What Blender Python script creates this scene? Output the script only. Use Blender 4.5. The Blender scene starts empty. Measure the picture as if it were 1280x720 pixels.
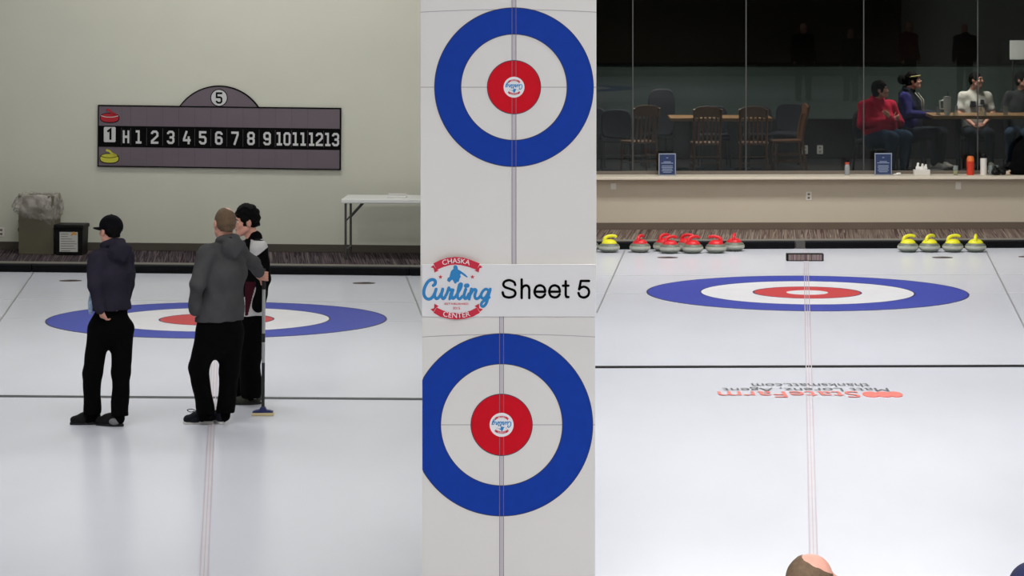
MIRROR = True
LPOW=200; RPOW=275; FPOW=480; BARP=105; EXPO=0.0
import bpy, bmesh, math, random
import numpy as np
from mathutils import Vector, Matrix
random.seed(7)
PI = math.pi
scene = bpy.context.scene
COL = scene.collection
# ------------------------------------------------------------------ camera model (1280 x 720)
F = 4200.0            # focal length in pixels
HC = 4.05             # camera height
HZ = -73.0            # image row of the horizon
KG = F * HC
def pw(x, y, d):      # pixel at depth d -> world
    return Vector(((x - 640) * d / F, d, HC - (y - HZ) * d / F))
def gd(y, z=0.0):     # depth of the horizontal plane z seen at row y
    return F * (HC - z) / (y - HZ)
def gp(x, y, z=0.0):
    return pw(x, y, gd(y, z))
# ------------------------------------------------------------------ materials
def lin(c):
    c = c / 255.0
    return c / 12.92 if c <= 0.04045 else ((c + 0.055) / 1.055) ** 2.4
def rgb(c): return (lin(c[0]), lin(c[1]), lin(c[2]), 1)
MATS = {}
def mat(name, col, rough=.6, spec=.5, metal=0.0, var=0.0, scale=20.0, bump=0.0, bscale=60.0, coat=0.0, stretch=None, ior=None):
    if name in MATS: return MATS[name]
    m = bpy.data.materials.new(name); m.use_nodes = True
    nt = m.node_tree; N = nt.nodes; L = nt.links
    b = N['Principled BSDF']
    b.inputs['Base Color'].default_value = rgb(col)
    b.inputs['Roughness'].default_value = rough
    b.inputs['Specular IOR Level'].default_value = spec
    b.inputs['Metallic'].default_value = metal
    if ior: b.inputs['IOR'].default_value = ior
    if coat: b.inputs['Coat Weight'].default_value = coat
    if var or bump:
        tc = N.new('ShaderNodeTexCoord'); mp = N.new('ShaderNodeMapping')
        if stretch: mp.inputs['Scale'].default_value = stretch
        L.new(tc.outputs['Object'], mp.inputs['Vector'])
    if var:
        nz = N.new('ShaderNodeTexNoise'); nz.inputs['Scale'].default_value = scale; nz.inputs['Detail'].default_value = 4
        L.new(mp.outputs['Vector'], nz.inputs['Vector'])
        r = N.new('ShaderNodeValToRGB'); c = rgb(col)
        r.color_ramp.elements[0].position = .3; r.color_ramp.elements[1].position = .7
        r.color_ramp.elements[0].color = tuple(max(0, x * (1 - var)) for x in c[:3]) + (1,)
        r.color_ramp.elements[1].color = tuple(min(1, x * (1 + var)) for x in c[:3]) + (1,)
        L.new(nz.outputs['Fac'], r.inputs['Fac']); L.new(r.outputs['Color'], b.inputs['Base Color'])
    if bump:
        n2 = N.new('ShaderNodeTexNoise'); n2.inputs['Scale'].default_value = bscale; n2.inputs['Detail'].default_value = 3
        L.new(mp.outputs['Vector'], n2.inputs['Vector'])
        bp = N.new('ShaderNodeBump'); bp.inputs['Strength'].default_value = bump; bp.inputs['Distance'].default_value = .01
        L.new(n2.outputs['Fac'], bp.inputs['Height']); L.new(bp.outputs['Normal'], b.inputs['Normal'])
    MATS[name] = m
    return m
def streak_mat(name, cols, sx, sy, rough=.95):      # carpet: narrow coloured streaks along the local y axis
    m = bpy.data.materials.new(name); m.use_nodes = True
    nt = m.node_tree; N = nt.nodes; L = nt.links; b = N['Principled BSDF']
    b.inputs['Roughness'].default_value = rough; b.inputs['Specular IOR Level'].default_value = .1
    tc = N.new('ShaderNodeTexCoord'); mp = N.new('ShaderNodeMapping'); mp.inputs['Scale'].default_value = (sx, sy, sy)
    wn = N.new('ShaderNodeTexNoise'); wn.inputs['Scale'].default_value = 1.0; wn.inputs['Detail'].default_value = 2.5; wn.inputs['Roughness'].default_value = .75
    r = N.new('ShaderNodeValToRGB'); r.color_ramp.interpolation = 'CONSTANT'
    n = len(cols)
    while len(r.color_ramp.elements) < n: r.color_ramp.elements.new(.5)
    for i, c in enumerate(cols):
        r.color_ramp.elements[i].position = 0 if i == 0 else .33 + .34 * i / n
        r.color_ramp.elements[i].color = rgb(c)
    L.new(tc.outputs['Object'], mp.inputs['Vector']); L.new(mp.outputs['Vector'], wn.inputs['Vector'])
    L.new(wn.outputs['Fac'], r.inputs['Fac']); L.new(r.outputs['Color'], b.inputs['Base Color'])
    return m
# ------------------------------------------------------------------ mesh helpers
class MB:
    def __init__(s): s.v = []; s.f = []
    def add(s, vs, fs):
        o = len(s.v); s.v += [tuple(p) for p in vs]; s.f += [tuple(i + o for i in f) for f in fs]; return s
    def box(s, lo, hi, T=None):
        x0, y0, z0 = lo; x1, y1, z1 = hi
        vs = [(x0,y0,z0),(x1,y0,z0),(x1,y1,z0),(x0,y1,z0),(x0,y0,z1),(x1,y0,z1),(x1,y1,z1),(x0,y1,z1)]
        if T is not None: vs = [T @ Vector(p) for p in vs]
        return s.add(vs, [(0,3,2,1),(4,5,6,7),(0,1,5,4),(1,2,6,5),(2,3,7,6),(3,0,4,7)])
    def bar(s, a, b, w, h=None):        # a rectangular bar between two points
        a = Vector(a); b = Vector(b); h = h or w
        d = (b - a); L = d.length; q = d.to_track_quat('Z', 'Y').to_matrix().to_4x4(); q.translation = a
        return s.box((-w/2, -h/2, 0), (w/2, h/2, L), q)
    def prism(s, poly, y0, y1, T=None, axis='y'):   # polygon in (x,z), extruded along y; or in (x,y) along z
        n = len(poly); vs = []
        for d in (y0, y1):
            for p in poly: vs.append((p[0], d, p[1]) if axis == 'y' else (p[0], p[1], d))
        if T is not None: vs = [T(p) for p in vs]
        return s.add(vs, [tuple(range(n)), tuple(range(2*n-1, n-1, -1))] + [(i, i+n, (i+1) % n + n, (i+1) % n) for i in range(n)])
    def lathe(s, prof, n=32, c=(0,0,0), sc=(1,1)):
        o = []; c = Vector(c)
        for r, z in prof:
            for k in range(n):
                a = 2*PI*k/n; o.append((c.x + r*math.cos(a)*sc[0], c.y + r*math.sin(a)*sc[1], c.z + z))
        fs = []
        for j in range(len(prof)-1):
            for k in range(n):
                k2 = (k+1) % n; fs.append((j*n+k, j*n+k2, (j+1)*n+k2, (j+1)*n+k))
        fs.append(tuple(range(n-1, -1, -1))); fs.append(tuple((len(prof)-1)*n + k for k in range(n)))
        return s.add(o, fs)
    def tube(s, pts, r, n=10):
        pts = [Vector(p) for p in pts]; m = len(pts)
        rs = r if isinstance(r, (list, tuple)) else [r]*m
        o = []; up = None
        for i in range(m):
            t = (pts[min(i+1, m-1)] - pts[max(i-1, 0)]).normalized()
            if up is None: up = t.orthogonal().normalized()
            up = (up - t * up.dot(t)).normalized(); w = t.cross(up)
            for k in range(n):
                a = 2*PI*k/n; o.append(pts[i] + (up*math.cos(a) + w*math.sin(a))*rs[i])
        fs = [(i*n+k, i*n+(k+1)%n, (i+1)*n+(k+1)%n, (i+1)*n+k) for i in range(m-1) for k in range(n)]
        fs.append(tuple(range(n-1,-1,-1))); fs.append(tuple((m-1)*n+k for k in range(n)))
        return s.add(o, fs)
    def annulus(s, r0, r1, z0, z1, n=128, sy=1.0):   # flat ring in x,y (r0 = 0 gives a disc)
        out = [(r1*math.cos(2*PI*k/n), r1*math.sin(2*PI*k/n)*sy) for k in range(n)]
        if r0 <= 0: return s.prism(out, z0, z1, axis='z')
        inn = [(r0*math.cos(2*PI*k/n), r0*math.sin(2*PI*k/n)*sy) for k in range(n)]
        vs = [p+(z1,) for p in out] + [p+(z1,) for p in inn] + [p+(z0,) for p in out] + [p+(z0,) for p in inn]
        fs = []
        for k in range(n):
            j = (k+1) % n
            fs += [(k, j, n+j, n+k), (2*n+k, 3*n+k, 3*n+j, 2*n+j), (k, 2*n+k, 2*n+j, j), (n+k, n+j, 3*n+j, 3*n+k)]
        return s.add(vs, fs)
    def ellipsoid(s, c, r, n=20, m=12):
        prof = [(max(1e-4, math.sin(PI*i/m)), -math.cos(PI*i/m)) for i in range(m+1)]
        o = len(s.v); s.lathe(prof, n)
        s.v[o:] = [(c[0]+p[0]*r[0], c[1]+p[1]*r[1], c[2]+p[2]*r[2]) for p in s.v[o:]]
        return s
def mesh_obj(name, v, f, m=None, parent=None, smooth=False, bevel=0, loc=None, rot=None, fix=True):
    me = bpy.data.meshes.new(name)
    me.from_pydata([tuple(p) for p in v], [], [tuple(int(i) for i in q) for q in f]); me.update()
    if fix or bevel:
        bm = bmesh.new(); bm.from_mesh(me)
        bmesh.ops.recalc_face_normals(bm, faces=bm.faces)
        if bevel:
            ed = [e for e in bm.edges if len(e.link_faces) == 2 and e.calc_face_angle(0) > .6]
            bmesh.ops.bevel(bm, geom=ed, offset=bevel, segments=2, affect='EDGES', profile=.5, clamp_overlap=True)
        bm.to_mesh(me); bm.free()
    for mm in (m if isinstance(m, (list, tuple)) else [m]):
        if mm: me.materials.append(mm)
    if smooth:
        me.polygons.foreach_set('use_smooth', [True]*len(me.polygons))
        if smooth == 'auto':
            try: me.set_sharp_from_angle(angle=.7)
            except Exception: pass
    o = bpy.data.objects.new(name, me); COL.objects.link(o)
    if parent: o.parent = parent
    if loc is not None: o.location = loc
    if rot is not None: o.rotation_euler = rot
    return o
def obj(name, mb, m=None, parent=None, **k): return mesh_obj(name, mb.v, mb.f, m, parent, **k)
def thing(name, label, cat, loc=(0,0,0), rot=(0,0,0), group=None):
    o = bpy.data.objects.new(name, None); COL.objects.link(o); o.empty_display_size = .1
    o.location = loc; o.rotation_euler = rot
    return tag(o, label, cat, group)
def tag(o, label, cat, group=None):
    o['label'] = label; o['category'] = cat
    if group: o['group'] = group
    return o
def struct(o): o['kind'] = 'structure'; return o
def dup(root, loc, rotz, label, group=None):
    r = root.copy(); COL.objects.link(r); r.location = loc; r.rotation_euler = (0, 0, rotz); r['label'] = label
    if group: r['group'] = group
    for ch in list(root.children):
        c = ch.copy(); COL.objects.link(c); c.parent = r
        for g in list(ch.children):
            d = g.copy(); COL.objects.link(d); d.parent = c
    return r
# ---------------------------------------------------------------- lettering
def text_mesh(s, depth=.5):
    cu = bpy.data.curves.new('t', 'FONT'); cu.body = s; cu.extrude = 0; cu.resolution_u = 6
    o = bpy.data.objects.new('t', cu); COL.objects.link(o)
    dg = bpy.context.evaluated_depsgraph_get()
    me = bpy.data.meshes.new_from_object(o.evaluated_get(dg))
    v = [tuple(p.co) for p in me.vertices]; f = [tuple(p.vertices) for p in me.polygons]
    bpy.data.objects.remove(o); bpy.data.meshes.remove(me); bpy.data.curves.remove(cu)
    x0 = min(p[0] for p in v); x1 = max(p[0] for p in v); y0 = min(p[1] for p in v); y1 = max(p[1] for p in v)
    return [((p[0]-x0)/(x1-x0), (p[1]-y0)/(y1-y0)) for p in v], f, (x1-x0)/(y1-y0)
def stroke(pts, w, closed=False):        # mitred ribbon: returns verts2d, faces
    P = [Vector(p) for p in pts]; n = len(P); L = []; R = []
    ws = w if isinstance(w, (list, tuple)) else [w]*n
    for i in range(n):
        a = P[i-1] if (i > 0 or closed) else None; c = P[(i+1) % n] if (i < n-1 or closed) else None
        d1 = (P[i]-a).normalized() if a is not None else None; d2 = (c-P[i]).normalized() if c is not None else None
        if d1 is None: d1 = d2
        if d2 is None: d2 = d1
        n1 = Vector((-d1.y, d1.x)); n2 = Vector((-d2.y, d2.x)); m = n1 + n2
        m = n1 if m.length < .2 else m.normalized()
        k = ws[i]/2 / max(.45, m.dot(n1)); L.append(P[i]+m*k); R.append(P[i]-m*k)
    v = [tuple(p) for p in L+R]; f = [(i, (i+1) % n, n+(i+1) % n, n+i) for i in range(n if closed else n-1)]
    return v, f
def spline(pts, k=6):
    P = [Vector(p) for p in pts]; o = []
    for i in range(len(P)-1):
        p0 = P[max(0, i-1)]; p1 = P[i]; p2 = P[i+1]; p3 = P[min(len(P)-1, i+2)]
        for j in range(k):
            t = j/k
            o.append(.5*((2*p1)+(p2-p0)*t+(2*p0-5*p1+4*p2-p3)*t*t+(3*p1-p0-3*p2+p3)*t**3))
    return o+[P[-1]]
_L, _R, _B, _T, _M, _c = .13, .87, .13, 1.47, .80, .17
GLYPH = {
 '0': [([(_L,_B+_c),(_L,_T-_c),(_L+_c,_T),(_R-_c,_T),(_R,_T-_c),(_R,_B+_c),(_R-_c,_B),(_L+_c,_B)], True)],
 '1': [([(.1,_T),(.5,_T),(.5,_B)], False), ([(.12,_B),(.88,_B)], False)],
 '2': [([(_L,_T-.3),(_L,_T-_c),(_L+_c,_T),(_R-_c,_T),(_R,_T-_c),(_R,_M+.15),(_L,_B+.2),(_L,_B),(1,_B)], False)],
 '3': [([(_L,_T-.28),(_L,_T-_c),(_L+_c,_T),(_R-_c,_T),(_R,_T-_c),(_R,_M+_c),(_R-_c,_M),(.35,_M)], False), ([(_R-_c,_M),(_R,_M-_c),(_R,_B+_c),(_R-_c,_B),(_L+_c,_B),(_L,_B+_c),(_L,_B+.28)], False)],
 '4': [([(.5,1.6),(_L,.62),(_L,.48),(1.02,.48)], False), ([(.76,.95),(.76,0)], False)],
 '5': [([(.98,_T),(_L,_T),(_L,_M+.1),(_R-_c,_M+.1),(_R,_M-_c+.1),(_R,_B+_c),(_R-_c,_B),(_L+_c,_B),(_L,_B+_c),(_L,_B+.28)], False)],
 '6': [([(_R,_T-.28),(_R,_T-_c),(_R-_c,_T),(_L+_c,_T),(_L,_T-_c),(_L,_B+_c),(_L+_c,_B),(_R-_c,_B),(_R,_B+_c),(_R,_M-_c+.05),(_R-_c,_M+.05),(_L,_M+.05)], False)],
 '7': [([(_L-.13,_T),(_R,_T),(_R,_T-.25),(.42,0)], False)],
 '8': [([(_L,_B+_c),(_L,_M-_c),(_L+_c,_M),(_R-_c,_M),(_R,_M-_c),(_R,_B+_c),(_R-_c,_B),(_L+_c,_B)], True), ([(_L,_M+_c),(_L,_T-_c),(_L+_c,_T),(_R-_c,_T),(_R,_T-_c),(_R,_M+_c),(_R-_c,_M),(_L+_c,_M)], True)],
 '9': [([(_L,_B+.28),(_L,_B+_c),(_L+_c,_B),(_R-_c,_B),(_R,_B+_c),(_R,_T-_c),(_R-_c,_T),(_L+_c,_T),(_L,_T-_c),(_L,_M+_c-.05),(_L+_c,_M-.05),(_R,_M-.05)], False)],
 'H': [([(_L,0),(_L,1.6)], False), ([(_R,0),(_R,1.6)], False), ([(_L,_M),(_R,_M)], False)],
}
def thick(mb, v2, f, T, y0, y1):         # flat 2-D faces -> slab between depths y0 (front) and y1 (back); T maps 2-D to (x,z)
    n = len(v2); q = [T(*p) for p in v2]
    vs = [(p[0], y0, p[1]) for p in q] + [(p[0], y1, p[1]) for p in q]
    fs = list(f) + [tuple(i+n for i in reversed(t)) for t in f]
    cnt = {}
    for t in f:
        for i in range(len(t)):
            a, b = t[i], t[(i+1) % len(t)]; cnt[(a, b)] = 1
    for (a, b) in list(cnt):
        if (b, a) not in cnt: fs.append((b, a, a+n, b+n))
    mb.add(vs, fs); return mb
def glyph(mb, ch, T, y0, y1, w=.25):
    for k, (pts, cl) in enumerate(GLYPH[ch]):
        v, f = stroke(pts, w, cl); thick(mb, v, f, T, y0 - .0002*k, y1)
    return mb
# ---------------------------------------------------------------- signed distance modelling for bodies, clothes, bags
class SDF:
    def __init__(s, h=.01): s.h = h; s.ops = []; s.amp = 0; s.lo = np.full(3, 1e9); s.hi = np.full(3, -1e9)
    def _bb(s, lo, hi): s.lo = np.minimum(s.lo, lo); s.hi = np.maximum(s.hi, hi)
    def cap(s, a, b, ra, rb=None, k=.02, n=None, sq=1.0, op='add'):
        a = np.array(a, float); b = np.array(b, float); rb = ra if rb is None else rb
        r = max(ra, rb)*max(1, sq)
        lo = np.minimum(a, b)-r; hi = np.maximum(a, b)+r
        if op == 'add': s._bb(lo, hi)
        nn = None if n is None else np.array(n, float)/np.linalg.norm(n)
        s.ops.append(('cap', a, b, ra, rb, k, nn, sq, op, lo, hi)); return s
    def ell(s, c, r, ax=None, k=.02, op='add'):
        c = np.array(c, float); r = np.array(r, float); A = np.eye(3) if ax is None else np.array([np.array(x, float)/np.linalg.norm(x) for x in ax])
        e = np.sqrt(((A.T*r)**2).sum(1))
        if op == 'add': s._bb(c-e, c+e)
        s.ops.append(('ell', c, r, A, k, op, c-e, c+e)); return s
    def cut(s, o, n):
        s.ops.append(('cut', np.array(o, float), np.array(n, float)/np.linalg.norm(n))); return s
    def fold(s, amp, freq=30): s.ops.append(('fold', amp, freq)); return s
    def build(s):
        h = s.h; lo = s.lo-3*h; hi = s.hi+3*h
        n = np.ceil((hi-lo)/h).astype(int)+1
        d = np.full(n, .08, np.float32)
        ax = [np.arange(n[i], dtype=np.float32)*h+lo[i] for i in range(3)]
        def sub(l, u, m):
            i0 = np.maximum(0, np.floor((l-m-lo)/h).astype(int)); i1 = np.minimum(n, np.ceil((u+m-lo)/h).astype(int)+1)
            sl = tuple(slice(a, max(a, b)) for a, b in zip(i0, i1))
            return sl, ax[0][sl[0]][:, None, None], ax[1][sl[1]][None, :, None], ax[2][sl[2]][None, None, :]
        for op in s.ops:
            if op[0] == 'cut':
                _, o, nn = op
                e = (ax[0]-o[0])[:, None, None]*nn[0] + (ax[1]-o[1])[None, :, None]*nn[1] + (ax[2]-o[2])[None, None, :]*nn[2]
                d = np.maximum(d, e.astype(np.float32)); continue
            if op[0] == 'fold':
                _, am, fr = op
                X = ax[0][:, None, None]*fr; Y = ax[1][None, :, None]*fr; Z = ax[2][None, None, :]*fr
                w = np.sin(Z*.9+1.7*np.sin(X*.45+.6)+1.3*np.sin(Y*.5))+.6*np.sin(1.7*X+.9*Z+2*np.sin(.4*Y+.3*Z))
                d = d+(am*w).astype(np.float32); continue
            if op[0] == 'cap':
                _, a, b, ra, rb, k, nn, sq, o, l, u = op
                sl, X, Y, Z = sub(l, u, max(k, 3*h))
                ba = b-a; L2 = max(1e-12, (ba*ba).sum())
                t = np.clip(((X-a[0])*ba[0]+(Y-a[1])*ba[1]+(Z-a[2])*ba[2])/L2, 0, 1)
                wx = X-a[0]-t*ba[0]; wy = Y-a[1]-t*ba[1]; wz = Z-a[2]-t*ba[2]
                if nn is not None:
                    q = (wx*nn[0]+wy*nn[1]+wz*nn[2])*(1/sq-1); wx = wx+q*nn[0]; wy = wy+q*nn[1]; wz = wz+q*nn[2]
                e = (np.sqrt(wx*wx+wy*wy+wz*wz)-(ra+(rb-ra)*t))*min(1, sq)
            else:
                _, c, r, A, k, o, l, u = op
                sl, X, Y, Z = sub(l, u, max(k, 3*h))
                p = [(X-c[0])*A[i][0]+(Y-c[1])*A[i][1]+(Z-c[2])*A[i][2] for i in range(3)]
                k0 = np.sqrt(sum((p[i]/r[i])**2 for i in range(3))); k1 = np.sqrt(sum((p[i]/r[i]**2)**2 for i in range(3)))
                e = k0*(k0-1)/np.maximum(k1, 1e-6)
            D = d[sl]
            if o == 'add':
                if k > 0:
                    g = np.maximum(k-np.abs(D-e), 0)/k; d[sl] = np.minimum(D, e)-g*g*k*.25
                else: d[sl] = np.minimum(D, e)
            else:
                g = np.maximum(k-np.abs(D+e), 0)/max(k, 1e-6); d[sl] = np.maximum(D, -e)+g*g*k*.25
        return nets(d, lo, h)
def nets(d, lo, h):
    s = d < 0
    s[0] = s[-1] = False; s[:, 0] = s[:, -1] = False; s[:, :, 0] = s[:, :, -1] = False
    C = [(i, j, k) for i in (0, 1) for j in (0, 1) for k in (0, 1)]
    nx, ny, nz = d.shape
    def sh(A, c): return A[c[0]:nx-1+c[0], c[1]:ny-1+c[1], c[2]:nz-1+c[2]]
    cnt = sum(sh(s, c).astype(np.int8) for c in C)
    act = (cnt > 0) & (cnt < 8); idx = np.argwhere(act)
    ids = np.full(act.shape, -1, np.int32); ids[act] = np.arange(len(idx))
    val = [sh(d, c)[act] for c in C]; sg = [sh(s, c)[act] for c in C]
    acc = np.zeros((len(idx), 3)); m = np.zeros(len(idx))
    for a in range(8):
        for b in range(a+1, 8):
            ca = np.array(C[a]); cb = np.array(C[b])
            if np.abs(ca-cb).sum() != 1: continue
            x = sg[a] != sg[b]; den = val[a]-val[b]; den = np.where(np.abs(den) < 1e-9, 1e-9, den)
            t = np.clip(val[a]/den, 0.02, .98)
            acc += np.where(x[:, None], ca+t[:, None]*(cb-ca), 0); m += x
    V = (idx+acc/m[:, None])*h+lo
    faces = []
    for axs in range(3):
        o1, o2 = [(1, 2), (2, 0), (0, 1)][axs]
        A = [slice(1, -1)]*3; B = list(A); A[axs] = slice(0, -1); B[axs] = slice(1, None)
        s0 = s[tuple(A)]; s1 = s[tuple(B)]; e = np.argwhere(s0 != s1)
        if not len(e): continue
        ins = s0[s0 != s1]
        off = np.ones(3, int); off[axs] = 0; g = e+off
        q = []
        for (u, w) in ((-1, -1), (0, -1), (0, 0), (-1, 0)):
            t = g.copy(); t[:, o1] += u; t[:, o2] += w; q.append(ids[t[:, 0], t[:, 1], t[:, 2]])
        q = np.stack(q, 1); q = np.where(ins[:, None], q, q[:, ::-1]); faces.append(q)
    return V, np.concatenate(faces)
def sdf_obj(name, S, m, parent, **kw):
    V, Q = S.build()
    me = bpy.data.meshes.new(name)
    me.vertices.add(len(V)); me.vertices.foreach_set('co', V.astype(np.float32).ravel())
    n = len(Q); me.loops.add(4*n); me.polygons.add(n)
    me.loops.foreach_set('vertex_index', Q.astype(np.int32).ravel())
    me.polygons.foreach_set('loop_start', np.arange(0, 4*n, 4, dtype=np.int32))
    me.polygons.foreach_set('loop_total', np.full(n, 4, np.int32))
    me.polygons.foreach_set('use_smooth', np.ones(n, bool))
    for mm in (m if isinstance(m, (list, tuple)) else [m]): me.materials.append(mm)
    me.update(calc_edges=True); me.validate()
    o = bpy.data.objects.new(name, me); COL.objects.link(o); o.parent = parent
    return o
# ================================================================== materials used by the hall
M_ICE = mat('ice', (224, 227, 238), rough=.22, spec=.42, var=.035, scale=.8, stretch=(1, .35, 1), ior=1.31)
def paint(name, c): return mat(name, c, rough=.38, spec=.25, var=.03, scale=3, ior=1.31)
M_BLUE = paint('ice_paint_blue', (62, 76, 176)); M_RED = paint('ice_paint_red', (208, 72, 76))
M_WHITE = paint('ice_paint_white', (232, 232, 236)); M_DARKLINE = paint('ice_paint_dark', (62, 66, 72))
M_LILAC = paint('ice_paint_lilac', (206, 204, 212)); M_PINK = paint('ice_paint_pink', (190, 178, 186)); M_FAINT = paint('ice_paint_faint', (196, 200, 203))
M_OUT = paint('ice_paint_outline', (60, 56, 100))
M_ADRED = paint('ice_paint_coral', (228, 118, 108)); M_ADGREY = paint('ice_paint_grey', (92, 94, 98))
M_WALL = mat('wall_paint_beige', (212, 212, 198), rough=.9, spec=.15, var=.02, scale=1.2)
M_WALLR = mat('wall_paint_tan', (206, 195, 177), rough=.9, spec=.15, var=.02, scale=1.2)
M_BASE = mat('baseboard_vinyl', (84, 78, 70), rough=.7, spec=.2)
M_CARPET = streak_mat('carpet_purple', [(38,30,36),(74,64,70),(50,42,48),(96,86,88),(44,34,42),(84,72,78),(112,104,100)], 13, .12)
M_CARPETR = streak_mat('carpet_brown', [(88,72,66),(128,112,102),(102,86,80),(150,136,124),(84,66,64),(136,118,110)], 16, .12)
M_RUBBER = mat('black_foam_rubber', (11, 12, 15), rough=.7, spec=.12, var=.2, scale=8)
M_TRIM = mat('grey_edge_trim', (118, 116, 108), rough=.6)
M_CEIL = mat('ceiling_white', (205, 205, 200), rough=.9)
M_WT = mat('white_plastic', (226, 226, 224), rough=.5)
M_BLK = mat('black_plastic', (10, 10, 11), rough=.5, spec=.2)
M_PLATE = mat('outlet_plate', (232, 228, 220), rough=.5)
# ================================================================== floor, walls, ceiling
b = MB().box((-13, .8, -.06), (13, 50.8, 0)); floor = struct(obj('floor', b, M_ICE))
def line2(name, p0, p1, w, m, z0=.0, z1=.0012, parent=None):    # painted strip on the ice between two ground points
    d = (Vector((p1[0], p1[1], 0)) - Vector((p0[0], p0[1], 0))).normalized(); n = Vector((-d.y, d.x, 0))*w/2
    poly = [(p0[0]+n.x, p0[1]+n.y), (p1[0]+n.x, p1[1]+n.y), (p1[0]-n.x, p1[1]-n.y), (p0[0]-n.x, p0[1]-n.y)]
    return obj(name, MB().prism(poly, z0, z1, axis='z'), m, parent)
# left hall -------------------------------------------------------
A0 = gp(0, 311.5, .1); A1 = gp(525, 316.5, .1)
uL = (A1-A0).normalized(); nL = Vector((uL.y, -uL.x, 0)); thL = math.atan2(uL.y, uL.x)
E0 = gp(0, 340); E1 = gp(525, 345)
R0 = gp(746, 287, .1); R1 = gp(1280, 286, .1)
uR = (R1-R0).normalized(); nR = Vector((uR.y, -uR.x, 0)); thR = math.atan2(uR.y, uR.x)
G0 = gp(746, 312); G1 = gp(1280, 310)
def on_line(a, b, x): t = (x-a.x)/(b.x-a.x); return a + (b-a)*t
def hit(x, y, p, n, off=0.0):          # pixel ray meets the vertical plane through p (normal n towards the camera), off metres in front
    r = pw(x, y, 1.0) - Vector((0, 0, HC)); o = Vector((0, 0, HC))
    return o + r*(((p + n*off) - o).dot(n)/r.dot(n))
PXL, PXR = -.53, .485                  # faces of the dividing wall
wl = on_line(A0, A1, -13); wr = on_line(A0, A1, PXL)
wall = MB().box((0, 0, 0), ((wr-wl).length, .2, 6.3)); struct(obj('wall_back', wall, M_WALL, loc=(wl.x, wl.y, 0), rot=(0, 0, thL)))
bb = MB().box((0, -.015, .1), ((wr-wl).length, 0, .2)); struct(obj('baseboard_left', bb, M_BASE, bevel=.004, loc=(wl.x, wl.y, 0), rot=(0, 0, thL)))
def rotpoly(P, th): c, s = math.cos(-th), math.sin(-th); return [(p[0]*c-p[1]*s, p[0]*s+p[1]*c) for p in P]
AXL = math.radians(4.7); AXR = math.radians(-4.87)      # headings of the two sheets
e0 = on_line(E0, E1, -13); e1 = on_line(E0, E1, PXL)
back = .07
q = rotpoly([(e0.x, e0.y+back), (e1.x, e1.y+back), (wr.x, wr.y), (wl.x, wl.y)], AXL)
struct(obj('floor_walkway_left', MB().prism(q, 0, .1, axis='z'), M_CARPET, rot=(0, 0, AXL)))
def strip(name, a, b, d0, d1, z0, z1, m, bev=0):
    u = (b-a).normalized(); n = Vector((-u.y, u.x, 0)); q = [a+n*d0, b+n*d0, b+n*d1, a+n*d1]
    return obj(name, MB().prism([(p.x, p.y) for p in q], z0, z1, axis='z'), m, bevel=bev)
struct(strip('trim_1', e0, e1, back, back+.22, .1, .106, M_TRIM))
def bumper(a, b, x0, x1, label, grp):
    p = on_line(a, b, x0); q = on_line(a, b, x1); u = (q-p).normalized(); L = (q-p).length
    t = thing('foam_bumper', label, 'bumper', (p.x, p.y, 0), (0, 0, math.atan2(u.y, u.x)), grp)
    obj('foam_pad', MB().box((.004, 0, .002), (L-.004, .06, .085)), M_RUBBER, t, bevel=.012)
    obj('top_strip', MB().box((.004, .002, .085), (L-.004, .066, .102)), mat('dark_grey_vinyl', (34, 34, 38), rough=.6, spec=.2), t, bevel=.004)
xs = [gp(40, 340).x, gp(512, 345).x]
bumper(E0, E1, -13, xs[0], 'short black foam bumper below the trash can at the left edge', 'black foam bumpers behind the left rings')
bumper(E0, E1, xs[0], xs[1], 'long black foam bumper along the ice behind the three standing men', 'black foam bumpers behind the left rings')
bumper(E0, E1, xs[1], PXL-.01, 'black foam bumper end below the white folding table, beside the sign panel', 'black foam bumpers behind the left rings')
# right hall ------------------------------------------------------
g0 = on_line(G0, G1, PXR); g1 = on_line(G0, G1, 13); r0 = on_line(R0, R1, PXR); r1 = on_line(R0, R1, 13)
q = rotpoly([(g0.x, g0.y+back), (g1.x, g1.y+back), (r1.x, r1.y), (r0.x, r0.y)], AXR)
struct(obj('floor_walkway_right', MB().prism(q, 0, .1, axis='z'), M_CARPETR, rot=(0, 0, AXR)))
struct(strip('trim_2', g0, g1, back, back+.22, .1, .106, M_TRIM))
xa, xb = gp(994, 311).x, gp(1007, 311).x
bumper(G0, G1, PXR+.01, xa, 'black foam bumper behind the red handled stones', 'black foam bumpers below the windows')
bumper(G0, G1, xb, 13, 'black foam bumper behind the four yellow handled stones on the right', 'black foam bumpers below the windows')
p = on_line(G0, G1, (xa+xb)/2)
tag(obj('bumper_spacer', MB().box((-(xb-xa)/2+.004, .02, 0), ((xb-xa)/2-.004, .066, .1)), mat('worn_grey_rubber', (78, 76, 74), rough=.7), bevel=.006, loc=(p.x, p.y, 0)), 'small grey spacer block filling the gap between the two black bumpers', 'spacer block')
LR = (r1-r0).length
WRT = .80                                # top of the low wall under the windows
struct(obj('wall_right', MB().box((0, 0, 0), (LR, .28, WRT)), M_WALLR, loc=(r0.x, r0.y, 0), rot=(0, 0, thR)))
struct(obj('baseboard_right', MB().box((0, -.015, .1), (LR, 0, .195)), mat('baseboard_brown', (108, 94, 82), rough=.7), bevel=.004, loc=(r0.x, r0.y, 0), rot=(0, 0, thR)))
LED = .835
struct(obj('trim_3', MB().box((0, -.2, .795), (LR, .42, LED)), mat('ledge_white', (226, 214, 196), rough=.5), bevel=.006, loc=(r0.x, r0.y, 0), rot=(0, 0, thR)))
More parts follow.
